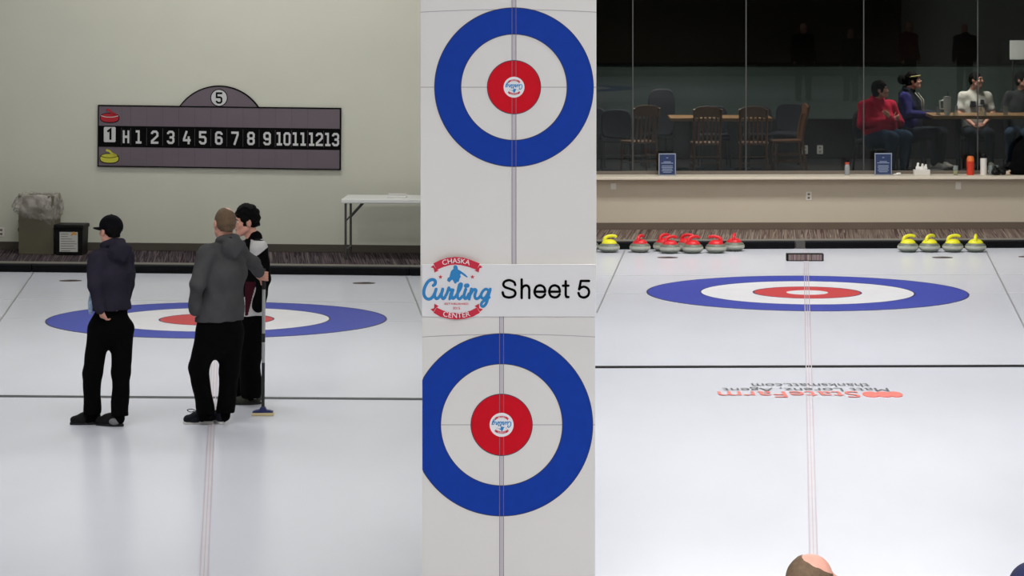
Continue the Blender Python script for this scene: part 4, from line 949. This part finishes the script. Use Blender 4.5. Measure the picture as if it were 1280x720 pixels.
# ------------------------------------------------------------------ people close to the camera, only heads in frame
def standing(loc, face, label, top, pants, height=1.75, h=.012, hoodf=True, skin=M_SKIN, group=None, lean=0.0):
    r = thing('person', label, 'person', loc, group=group); k = height/1.75; f = unit((face[0], face[1], 0)); l = np.cross(V(0, 0, 1), f)
    P = lambda a, b, c: (f*a+l*b)*k+V(0, 0, c*k)
    J = dict(f=f, head=P(.03+lean, 0, 1.63), hf=tuple(f), neck=P(-.01+lean, 0, 1.49), sL=P(-.01+lean, .185, 1.42), sR=P(-.01+lean, -.185, 1.42), eL=P(-.04+lean, .25, 1.14), eR=P(-.04+lean, -.25, 1.14), wL=P(.06+lean, .24, .9), wR=P(.06+lean, -.24, .9),
      hL=P(0, .09, .93), hR=P(0, -.09, .93), kL=P(.02, .11, .5), kR=P(.02, -.11, .5), aL=P(0, .12, .09), aR=P(0, -.12, .09), tL=tuple(f), tR=tuple(f), hs=k)
    J['nL'] = tuple(-l); J['nR'] = tuple(l)
    figure(J, r, h=h, top=top, pants=pants, hood=hoodf, skin=skin, waist=.17*k, chest=.19*k, hem=.86*k)
    for s_ in (1, -1):
        c = P(-.09, s_*.12, 0); t = P(.19, s_*.125, 0); shoe(r, c, t, MATS['shoe_black'], M_SOLEB, h=h, laces=False)
    return r, J
hd_ = 12.7; zt_ = pw(1006, 695.5, hd_).z
r4_, J = standing((pw(1006, 700, hd_).x, hd_, 0), (.85, .5), 'balding man whose head top shows at the bottom edge of the right ice', M_JBLK, M_PBLK, height=1.75*zt_/1.740, h=.008)
hair(r4_, J['head'], J['hf'], M_HAIRBR, s=J['hs'], pad=.002, amp=.0006, crown=((.05, -.02, .1), (.095, .06, .06)), front=.06); add_face(r4_, J['head'], J['hf'], s=J['hs'], brow=M_HAIRBR)
xc = pw(1295, 700, hd_); zt2 = pw(1287, 702, hd_).z
r5_, J = standing((xc.x, hd_, 0), (-.4, .9), 'person in a navy knit hat cut off by the bottom right corner', M_NAVY, M_PBLK, height=1.75*zt2/1.765, h=.01)
cap_hat(r5_, J['head'], J['hf'], mat('knit_navy', (28, 32, 70), rough=.95, bump=.5, bscale=150), visor=False, low=-.02, name='knit_hat'); add_face(r5_, J['head'], J['hf'], s=J['hs'])
# ================================================================== the room behind the window
def bar(px, d, z=0.0): return Vector(((px-640)*d/F, d, BF+z))
M_WOOD = mat('chair_wood_brown', (112, 76, 52), rough=.5, var=.15, scale=8, stretch=(1, 1, .2)); M_TWOOD = mat('table_wood', (140, 106, 70), rough=.45, var=.15, scale=5, stretch=(.2, 1, 1))
M_UPH = mat('upholstery_black_blue', (30, 32, 42), rough=.8); M_LEGD = mat('dark_metal', (36, 36, 38), rough=.5)
def wood_chair(loc, rz, label, grp='slat back wooden chairs in the window room'):      # faces local -y, back at +y
    t = thing('wooden_chair', label, 'chair', loc, (0, 0, rz), grp)
    obj('seat', MB().prism([(-.20, -.22), (.20, -.22), (.215, -.1), (.19, .2), (-.19, .2), (-.215, -.1)], .425, .46, axis='z'), M_WOOD, t, bevel=.01)
    for sx, sy in ((-1, -1), (1, -1)): obj('leg', MB().tube([(sx*.175, -.18, .43), (sx*.195, -.2, 0)], [.02, .014], 10), M_WOOD, t, smooth='auto')
    for sx in (-1, 1): obj('leg', MB().tube(spline([(sx*.19, .25, 0), (sx*.18, .19, .43), (sx*.185, .22, .7), (sx*.19, .285, .93)], 4), .018, 10), M_WOOD, t, smooth='auto')
    rail = [(-.205, .80), (-.2, .93), (-.12, .965), (0, .975), (.12, .965), (.2, .93), (.205, .80), (.1, .82), (-.1, .82)]
    obj('top_rail', MB().prism(rail, .245, .275), M_WOOD, t, bevel=.006)
    for k in range(5): x = -.12+.06*k; obj('back_slat', MB().bar((x, .195, .45), (x, .262, .83), .026, .012), M_WOOD, t)
    for z in (.16, .25): obj('stretcher', MB().bar((-.19, -.19, z), (-.185, .23, z), .018).bar((.19, -.19, z), (.185, .23, z), .018).bar((-.185, .02, z), (.185, .02, z), .016), M_WOOD, t)
    return t
def soft_chair(loc, rz, label, h=.88, w=.44, grp='dark upholstered chairs in the window room'):
    t = thing('upholstered_chair', label, 'chair', loc, (0, 0, rz), grp)
    obj('seat', MB().box((-w/2, -.23, .40), (w/2, .22, .48)), M_UPH, t, bevel=.03)
    b = [(w/2*math.copysign(abs(math.cos(a))**.55, math.cos(a)), (h+.46)/2+.0+(h-.46)/2*math.copysign(abs(math.sin(a))**.55, math.sin(a))) for a in [2*PI*i/28 for i in range(28)]]
    obj('backrest', MB().prism(b, .20, .27), M_UPH, t, bevel=.02)
    for sx in (-1, 1):
        obj('leg', MB().tube([(sx*w*.45, -.2, .41), (sx*w*.48, -.22, 0)], .014, 8), M_LEGD, t); obj('leg', MB().tube([(sx*w*.42, .22, .6), (sx*w*.45, .2, .4), (sx*w*.47, .26, 0)], .014, 8), M_LEGD, t)
    return t
wc = wood_chair(bar(799, 47.45), PI+.35, 'brown slat back wooden chair behind the left blue placard, turned slightly')
def more_wc(px, d, rz, l): return dup(wc, bar(px, d), rz, l)
more_wc(882, 47.15, PI+.05, 'brown slat back wooden chair at the left half of the bare wooden table'); more_wc(942, 47.15, PI-.08, 'brown slat back wooden chair at the right half of the bare wooden table')
more_wc(984, 47.7, -PI/2+.1, 'brown wooden chair seen from the side, right of the bare wooden table')
# chairs whose backs face the window have their back at local +y turned towards the glass
sc_ = soft_chair(bar(770, 48.15), PI, 'low round backed dark chair near the left end of the window')
dup(sc_, bar(738, 48.75), PI, 'dark chair at the very left end of the window, mostly behind the white panel')
soft_chair(bar(822, 48.95), PI+.2, 'tall dark high backed chair behind the turned wooden chair', h=1.14, w=.40)
dup(sc_, bar(893, 48.75), .05, 'dark chair on the far side of the bare wooden table, left'); dup(sc_, bar(947, 48.75), -.05, 'dark chair on the far side of the bare wooden table, right'); dup(sc_, bar(984, 49.4), -.3, 'dark round backed chair at the right end of the bare wooden table')
def table(px0, px1, d, y_top, label, name='wooden_table'):
    x0 = (px0-640)*d/F; x1 = (px1-640)*d/F; zt_ = HC-(y_top+73)*d/F-BF
    t = thing(name, label, 'table', ((x0+x1)/2, d+.42, BF)); w = (x1-x0)/2
    obj('table_top', MB().box((-w, -.42, zt_-.05), (w, .42, zt_)), M_TWOOD, t, bevel=.008)
    for s in (-1, 1):
        obj('pedestal', MB().lathe([(.035, .03), (.035, zt_-.06), (.12, zt_-.05)], 16, c=(s*w*.55, 0, 0)), M_LEGD, t, smooth='auto')
        obj('foot', MB().box((s*w*.55-.03, -.28, 0), (s*w*.55+.03, .28, .035)).box((s*w*.55-.2, -.03, 0), (s*w*.55+.2, .03, .034)), M_LEGD, t, bevel=.008)
    return t, zt_
tA, zA = table(838, 966, 47.75, 147.5, 'bare wooden table behind the glass with slat back chairs around it')
tB, zB = table(1166, 1330, 47.15, 144.5, 'wooden table behind the glass with cups, where two men sit')
# people at the window ------------------------------------------------
def seated(px, d, face, hf, label, top, pants, big=1.0, arms='lap', hairm=M_HAIRB, hairkw=None, hat=None, short=False, hood=True, skin=M_SKIN2, headz=1.19, shoem=None, hairlong=False, topname='hoodie', hu=(0, 0, 1), wearface=True, regions=None):
    r = thing('person', label, 'person', bar(px, d)); f = unit((face[0], face[1], 0)); l = np.cross(V(0, 0, 1), f)
    P = lambda a, b, c: f*a+l*b+V(0, 0, c)
    J = dict(f=f, head=P(.05, 0, headz), hf=hf, hu=hu, neck=P(0, 0, headz-.14), sL=P(-.01, .18*big, headz-.235), sR=P(-.01, -.18*big, headz-.235), eL=P(.06, .25*big, headz-.47), eR=P(.06, -.25*big, headz-.47),
      hL=P(.02, .1, .50), hR=P(.02, -.1, .50), kL=P(.44, .13, .52), kR=P(.44, -.13, .52), aL=P(.40, .13, .09), aR=P(.40, -.13, .09), tL=tuple(f), tR=tuple(f))
    if arms == 'lap': J['wL'] = P(.27, .06, .62); J['wR'] = P(.27, -.06, .62); hands = ((P(.1, -.3, -.15)-0, (-l-V(0, 0, .3)), 1, (.5, .6, .4)), (P(.1, .3, -.12)-0, (l-V(0, 0, .3)), -1, (.5, .6, .4)))
    elif arms == 'cross': J['wL'] = P(.27, -.02, .80); J['wR'] = P(.29, .04, .76); hands = ((P(.1, -.6, .5), -f, 1, (.4, .5, .4)), (P(.1, .6, .3), -f, -1, (.4, .5, .4)))
    else: J['wL'] = P(.36, .16, .78); J['wR'] = P(.36, -.16, .78); hands = ((P(.6, -.3, .0), (0, 0, -1), 1, (.4, .5, .4)), (P(.6, .3, .0), (0, 0, -1), -1, (.4, .5, .4)))
    if big > 1.1: J['belly'] = 1
    figure(J, r, h=.011, skin=skin, top=top, pants=None, hands=hands, hood=hood, shortsleeve=short, waist=.18*big, chest=.19*big, sq=.72, hem=.47, armr=(.058, .056, .05) if short else (.072*big, .062*big, .05), topname=topname, top_regions=regions)
    T = SDF(.011); up = V(0, 0, 1)
    T.cap(P(.02, .09, .51), P(.02, -.09, .51), .13*big, k=.03)
    for s_ in (1, -1): T.cap(P(.04, s_*.1, .51), P(.44, s_*.13, .52), .105*big, .078*big, k=.04); T.cap(P(.44, s_*.13, .52), P(.41, s_*.13, .10), .076*big, .062, k=.02)
    T.fold(.003, 24); sdf_obj('trousers', T, pants, r)
    for s_ in (1, -1): shoe(r, P(.34, s_*.13, 0), P(.62, s_*.15, 0), shoem or MATS['shoe_black'], M_SOLEB if shoem is None else M_SOLEW, h=.011, laces=False)
    if wearface: add_face(r, J['head'], hf, hu, brow=M_HAIRB)
    if hat: cap_hat(r, J['head'], hf, hat, hu, visor=False, low=.0, h=.008, name='knit_hat')
    elif hairm: hair(r, J['head'], hf, hairm, hu, h=.008, **(hairkw or {}))
    return r, J, P
M_REDH = cloth('hoodie_red', (192, 38, 68)); M_JEAN = cloth('jeans_blue', (46, 62, 84)); M_DBLUE = cloth('hoodie_slate', (46, 50, 62)); M_TEE = cloth('tee_grey_white', (196, 194, 188)); M_DGREY = cloth('shirt_dark_grey', (52, 54, 58)); M_DPANT = cloth('trousers_slate', (38, 42, 50))
cr = dup(sc_, bar(1095, 47.5), .62, 'dark blue chair under the person in the red hoodie'); 
p1_, J1, P1 = seated(1097, 47.4, (.58, -.81), (.95, -.25, .12), 'seated person in a red hoodie and jeans with folded arms, behind the glass', M_REDH, M_JEAN, big=1.32, skin=M_SKIN, arms='cross', hairkw=dict(pad=.016, top=.012, nape=-.09, front=.055), headz=1.18)
sx_ = dup(sc_, bar(1136, 48.35), PI/2, 'dark chair under the person in the slate hoodie'); 
p2_, J2, P2 = seated(1137, 48.3, (.9, -.4), (.96, -.2, .15), 'seated person in a slate and blue hoodie with dark tied hair, looking up right', M_DBLUE, M_DPANT, skin=M_SKIN, regions=[(lambda c, n: c.y < -.17, cloth('sleeve_indigo', (52, 50, 104)))], big=1.1, arms='fwd', hairkw=dict(pad=.014, top=.01, nape=-.06), headz=1.27, shoem=mat('shoe_pale_grey', (170, 166, 160), rough=.7))
obj('hair_bun', MB().ellipsoid(tuple(V(J2['head'])-unit(J2['hf'])*.15+V(0, 0, .04)), (.075, .07, .075), 16, 10), M_HAIRB, p2_, smooth=True)
obj('headband', MB().tube([tuple(V(J2['head'])+unit(J2['hf'])*.098*math.cos(a)+np.cross(V(0, 0, 1), unit(J2['hf']))*.085*math.sin(a)+V(0, 0, .06)) for a in [-2+4*i/12 for i in range(13)]], .012, 8), mat('headband_tan', (150, 140, 90), rough=.8), p2_, smooth=True)
for s_ in (1, -1): obj('drawstring', MB().tube([tuple(P2(.10, s_*.06, 1.1)), tuple(P2(.19, s_*.05, 1.0)), tuple(P2(.2, s_*.045, .84))], .007, 6), mat('cord_cream', (200, 196, 180), rough=.8), p2_, smooth=True)
sc3 = dup(sc_, bar(1220, 48.65), PI-.0+PI, 'dark chair under the man in the pale printed tee'); 
p3_, J3, P3 = seated(1219, 48.6, (.05, -1), (.75, -.6, .1), 'seated man in a pale printed tee behind the table, hands together under it', M_TEE, M_DPANT, skin=M_SKIN, big=1.0, arms='lap', short=True, hood=False, hairkw=dict(pad=.006), headz=1.27, topname='tee_shirt', shoem=mat('shoe_taupe', (120, 116, 110), rough=.7))
def chest(P, a, b, c): return tuple(P(a, b, c))
pr = MB()
for (b, c, w, h_) in ((.075, .96, .028, .06), (.075, .89, .045, .05), (.06, .845, .012, .05), (.09, .845, .012, .05), (-.06, .93, .045, .08)):
    pr.add([chest(P3, .178, b-w, c-h_/2), chest(P3, .178, b+w, c-h_/2), chest(P3, .178, b+w*.7, c+h_/2), chest(P3, .178, b-w*.7, c+h_/2), chest(P3, .1, b-w, c-h_/2), chest(P3, .1, b+w, c-h_/2), chest(P3, .1, b+w*.7, c+h_/2), chest(P3, .1, b-w*.7, c+h_/2)], [(0,1,2,3), (7,6,5,4), (0,4,5,1), (1,5,6,2), (2,6,7,3), (3,7,4,0)])
obj('shirt_print', pr, mat('print_dark', (60, 60, 70), rough=.8), p3_)
sc4 = dup(sc_, bar(1279, 48.65), .2, 'dark chair under the man in the dark shirt at the right end'); 
p4_, J4, P4 = seated(1278, 48.6, (-.25, -1), (.7, -.65, .2), 'seated man in a dark shirt looking up at the right end of the window', M_DGREY, M_JEAN, skin=M_SKIN, big=1.05, arms='fwd', hood=False, hairkw=dict(pad=.012, top=.008, nape=-.07), headz=1.27, topname='shirt')
# things on the right table -------------------------------------------
TZ = BF+zB
def on_tab(px, dy=.12): d = 47.15+dy; return Vector(((px-640)*d/F, d, TZ))
M_CLEAR = mat('clear_glass', (220, 228, 226), rough=.05); M_CLEAR.node_tree.nodes['Principled BSDF'].inputs['Transmission Weight'].default_value = .85; M_CLEAR.node_tree.nodes['Principled BSDF'].inputs['IOR'].default_value = 1.2
M_TUM = mat('tumbler_white', (242, 242, 238), rough=.4)
t = thing('tumbler', 'tall white lidded tumbler with a handle on the window table', 'tumbler', on_tab(1184))
obj('cup', MB().lathe([(.04, 0), (.044, .06), (.055, .1), (.056, .24), (.05, .245)], 24), M_TUM, t, smooth='auto'); obj('lid', MB().lathe([(.055, .245), (.05, .26), (.02, .264)], 24), mat('lid_grey', (150, 150, 148), rough=.4), t, smooth='auto')
obj('handle', MB().tube([(-.05, 0, .09), (-.10, 0, .09), (-.105, 0, .2), (-.05, 0, .21)], .011, 8), M_TUM, t, smooth=True); obj('straw', MB().tube([(.01, 0, .26), (.012, 0, .33)], .006, 8), M_BLK, t)
def glass(px, label, h=.12, r=.036, dy=.1, fill=None):
    t = thing('drinking_glass', label, 'glass', on_tab(px, dy)); obj('glass_wall', MB().lathe([(r*.85, 0), (r, h), (r-.004, h), (r*.85-.004, .008), (.001, .008)], 20), M_CLEAR, t, smooth='auto')
    if fill: obj('drink', MB().lathe([(r*.78, .009), (r*.88, h*.6), (.001, h*.6)], 16), fill, t, smooth='auto')
    return t
glass(1173, 'clear drinking glass left of the white tumbler', dy=.2); glass(1194, 'clear drinking glass just right of the white tumbler', .135, dy=.1); glass(1257, 'clear drinking glass in front of the man in the dark shirt', .13)
t = thing('glass_jar', 'clear jar with a silver lid in front of the printed tee', 'jar', on_tab(1225.5, .2)); obj('jar_body', MB().lathe([(.045, 0), (.048, .09), (.04, .11)], 20), M_CLEAR, t, smooth='auto'); obj('jar_lid', MB().lathe([(.043, .11), (.043, .135), (.02, .14)], 20), mat('lid_silver', (170, 172, 174), rough=.35, metal=.5), t, smooth='auto')
t = thing('salt_shaker', 'small white shaker on the front edge of the window table', 'shaker', on_tab(1231, .05)); obj('shaker_body', MB().lathe([(.02, 0), (.019, .07), (.014, .075)], 16), mat('shaker_white', (226, 226, 222), rough=.4), t, smooth='auto'); obj('shaker_cap', MB().lathe([(.016, .075), (.014, .092), (.004, .096)], 16), mat('lid_grey', (1, 1, 1)), t, smooth='auto')
# white notice on a pole
t = thing('notice_stand', 'white rectangular notice on a thin black pole at the right end of the window', 'notice', bar(1266, 49.3))
obj('base', MB().lathe([(.16, 0), (.16, .015), (.02, .025)], 24), M_LEGD, t, smooth='auto'); obj('pole', MB().tube([(0, 0, .02), (0, 0, 1.58)], .013, 8), M_LEGD, t)
ps = 49.3/F; obj('notice_panel', MB().box((-4*ps, -.016, HC-(74.5+73)*ps-BF), (24*ps, .0, HC-(50.5+73)*ps-BF)), mat('notice_white', (232, 236, 234), rough=.5), t, bevel=.006)
outl = [(1006, 187), (1025, 187)]
for i, (px, py) in enumerate(outl):
    d = BY-.03; t = thing('wall_outlet', ('left', 'right')[i]+' one of two pale outlets low on the dark wall behind the glass', 'outlet', pw(px, py, d)+Vector((0, -.008, 0)))
    obj('cover_plate', MB().box((-.045, 0, -.065), (.045, .008, .065)), mat('plate_pale', (196, 196, 192), rough=.5), t, bevel=.002)
    for z in (-.03, .03): obj('socket', MB().box((-.016, -.002, z-.014), (.016, 0, z+.014)), MATS['outlet_dark'], t)
# things standing on the ledge ------------------------------------------
def ledge(px, back=.05):
    q = hit(px, 218, R0, nR, -back); return Vector((q.x, q.y, LED))
M_PLAC = mat('placard_blue', (28, 48, 92), rough=.5); M_PLED = mat('placard_edge', (150, 160, 176), rough=.3); M_PTXT = mat('placard_print', (140, 152, 178), rough=.6)
def placard(px, label):
    t = thing('placard', label, 'sign', ledge(px, .1), (0, 0, thR)); s = 46.2/F; w, h_ = 21.5*s, 27.5*s
    obj('stand', MB().box((-w/2, -.006, 0), (w/2, .006, h_)).box((-w/2, -.006, 0), (w/2, .06, .006)), M_PLED, t); face = obj('printed_face', MB().box((-w/2+.012, -.009, .014), (w/2-.012, -.006, h_-.014)), M_PLAC, t)
    mb = MB(); rr = random.Random(px)
    for i, (z, ww) in enumerate(((.80, .12), (.62, .42), (.56, .7), (.43, .62), (.36, .66), (.29, .58), (.22, .64), (.15, .5))):
        mb.box((-w*ww/2, -.0105, h_*z-.005), (w*ww/2, -.009, h_*z+.005))
    obj('printed_rows', mb, M_PTXT, face); return t
placard(834, 'blue placard with pale print on the ledge, left, in front of the wooden chairs'); placard(1104, 'blue placard with pale print on the ledge below the person in red')
def lathe_thing(name, label, cat, px, parts, back=.1):
    t = thing(name, label, cat, ledge(px, back))
    for nm, prof, m in parts: obj(nm, MB().lathe(prof, 24), m, t, smooth='auto')
    return t
lathe_thing('water_bottle', 'small clear water bottle with a red and black cap on the ledge', 'bottle', 1059, (('bottle_body', [(.034, 0), (.036, .01), (.036, .11), (.03, .14), (.022, .15)], mat('bottle_smoke', (150, 154, 156), rough=.2)), ('collar', [(.03, .15), (.031, .175), (.02, .178)], mat('cap_orange_red', (196, 74, 52), rough=.4)), ('cap', [(.022, .178), (.022, .21), (.012, .225)], M_BLK)))
lathe_thing('sports_bottle', 'orange red sports bottle with an orange cap on the ledge', 'bottle', 1213, (('bottle_body', [(.05, 0), (.052, .02), (.048, .09), (.052, .12), (.052, .19)], mat('bottle_orange_red', (206, 52, 22), rough=.35)), ('cap', [(.05, .19), (.05, .225), (.04, .255), (.022, .262)], mat('cap_orange', (234, 120, 56), rough=.4))))
lathe_thing('flask', 'tall white flask with a black lid on the ledge', 'bottle', 1229.5, (('bottle_body', [(.044, 0), (.046, .01), (.046, .225), (.04, .232)], mat('flask_white', (226, 222, 216), rough=.4)), ('lid', [(.04, .232), (.042, .26), (.03, .285), (.012, .29)], M_BLK)))
lathe_thing('beer_glass', 'small glass with a yellow drink on the ledge', 'glass', 1194.5, (('glass_wall', [(.03, 0), (.036, .13), (.032, .13), (.026, .008), (.001, .008)], M_CLEAR), ('drink', [(.024, .009), (.029, .055), (.001, .055)], mat('drink_yellow', (200, 190, 60), rough=.3))))
g_ = lathe_thing('empty_glass', 'clear empty glass directly right of the white flask', 'glass', 1238, (('glass_wall', [(.032, 0), (.038, .13), (.034, .13), (.028, .008), (.001, .008)], M_CLEAR),)); o = dup(g_, ledge(1245, .16), 0, 'second clear empty glass right of the white flask, by the black gloves')
t = thing('tissue_box', 'white tissue box on the ledge with a tissue pulled up', 'tissue box', ledge(1152, .1), (0, 0, thR)); obj('box', MB().box((-.11, -.06, 0), (.11, .06, .075)), mat('tissue_box_white', (214, 210, 204), rough=.7), t, bevel=.004)
S = SDF(.006); S.cap((-.06, 0, .075), (-.05, .01, .15), .012, .02, k=.03); S.cap((0, 0, .075), (.01, -.01, .14), .03, .016, k=.03); S.cap((.05, 0, .075), (.06, .01, .13), .012, .016, k=.03); S.cap((-.06, 0, .09), (.06, 0, .09), .014, k=.03); S.fold(.003, 70); sdf_obj('tissue', S, mat('tissue_white', (230, 228, 224), rough=.9), t)
S = SDF(.005); S.ell((0, 0, .014), (.05, .03, .013), k=0); S.ell((.03, .01, .02), (.03, .025, .015), k=.01); S.fold(.003, 80); S.cut((0, 0, 0), (0, 0, -1))
t = thing('crumpled_napkin', 'small crumpled napkin on the ledge right of the blue placard', 'napkin', ledge(1121, .06)); sdf_obj('napkin', S, MATS['tissue_white'], t)
S = SDF(.008); S.ell((-.06, 0, .05), (.07, .05, .05), k=.02); S.ell((.03, .0, .04), (.06, .05, .04), k=.02); S.cap((-.05, 0, .05), (-.08, -.01, .12), .028, .016, k=.02); S.cap((-.02, 0, .05), (-.01, .01, .1), .025, .015, k=.02); S.fold(.005, 45); S.cut((0, 0, 0), (0, 0, -1))
t = thing('gloves', 'pair of crumpled black gloves on the ledge beside the clear glasses', 'gloves', ledge(1251, .05)); sdf_obj('glove_pile', S, M_BLK, t); S = SDF(.006); S.ell((.09, -.02, .03), (.035, .03, .03), k=.01); S.cap((.09, -.02, .04), (.12, -.02, .06), .016, k=.01); S.fold(.004, 60); S.cut((0, 0, 0), (0, 0, -1)); sdf_obj('pale_lining', S, mat('glove_lining', (196, 176, 156), rough=.9), t)
S = SDF(.012); S.ell((.02, 0, .2), (.2, .1, .3), k=.02); S.ell((.12, 0, .36), (.16, .1, .16), k=.05); S.ell((-.1, 0, .08), (.12, .1, .1), k=.06); S.ell((.15, .0, .15), (.2, .11, .2), k=.05); S.fold(.007, 22); S.cut((0, 0, 0), (0, 0, -1))
t = thing('black_jacket', 'bulky black jacket heaped on the ledge at the right edge', 'jacket', ledge(1281, .14)); sdf_obj('heaped_cloth', S, cloth('jacket_black_heap', (8, 8, 9)), t); obj('collar_loop', MB().tube(spline([(.05, -.02, .5), (.08, -.02, .55), (.12, -.02, .5)], 4), .008, 8), M_BLK, t, smooth=True)
# ------------------------------------------------------------------ players at the near end, seen mirrored in the window
nG = nR; PG = R0 - nR*GY
def mirrored(px, D):
    v = pw(px, 0, D); v.z = 0; q = v - nG*(2*((v-Vector((PG.x, PG.y, 0))).dot(nG))); return Vector((q.x, q.y, 0))
if MIRROR:
    for px, fc, l, tp, ht in ((1004, (.2, 1), 'player in black reflected in the window pane left of the centre mullion', M_JBLK, 1.86), (1064, (-.6, .8), 'slim player in dark clothes reflected next to the right centre mullion', M_DGREY, 1.72), (1136, (.5, .8), 'player in a dark red jacket reflected above the red hoodie', cloth('jacket_dark_red', (120, 20, 26)), 1.9), (1206, (0, -1), 'player in navy reflected in the pane above the printed tee', M_NAVY, 1.85)):
        standing(mirrored(px, 80), fc, l, tp, M_PBLK, height=ht, h=.02)
# ================================================================== light and camera
def area(name, x, y, z, sx, sy, power, col=(1, 1, 1), rx=0, ry=0):
    l = bpy.data.lights.new(name, 'AREA'); l.shape = 'RECTANGLE'; l.size = sx; l.size_y = sy; l.energy = power; l.color = col
    o = bpy.data.objects.new(name, l); COL.objects.link(o); o.location = (x, y, z); o.rotation_euler = (rx, ry, 0); return o
WARM = (1, .985, .955)
for (x, y, k) in ((-3.6, 40.2, .66), (-3.2, 32.5, 1.2), (-3.2, 24.5, 1.02)): area('ceiling_lamp', x, y, 6.1, 4.5, 1.2, LPOW*k, WARM)
for (x, y, k) in ((3.6, 42.2, 1.12), (3.2, 34, 1.0), (3.0, 27, 1.05), (2.6, 20, .92)): area('ceiling_lamp', x, y, 6.1, 4.5, 1.2, RPOW*k, (1, .985, .96))
for (x, y, k) in ((-3, 9, .95), (3, 9, 1.2)): area('ceiling_lamp', x, y, 6.1, 4.5, 1.2, FPOW*k)
for x in (2.4, 6.2): area('bar_lamp', x, 48.2, 3.85, 1.0, 1.0, BARP, (1, .93, .85)).data.spread = math.radians(135)
w = bpy.data.worlds.new('World'); scene.world = w; w.use_nodes = True
w.node_tree.nodes['Background'].inputs[0].default_value = (.8, .85, .9, 1); w.node_tree.nodes['Background'].inputs[1].default_value = .1
cam = bpy.data.cameras.new('Camera'); co = bpy.data.objects.new('Camera', cam); COL.objects.link(co)
co.location = (0, 0, HC); co.rotation_euler = (PI/2, 0, 0)
cam.sensor_width = 36; cam.lens = 36*F/1280; cam.shift_x = 0; cam.shift_y = -(360-HZ)/1280; cam.clip_start = .5; cam.clip_end = 200
scene.camera = co
vs = scene.view_settings; vs.view_transform = 'Standard'; vs.look = 'None'; vs.gamma = 1; vs.exposure = EXPO; vs.use_curve_mapping = False
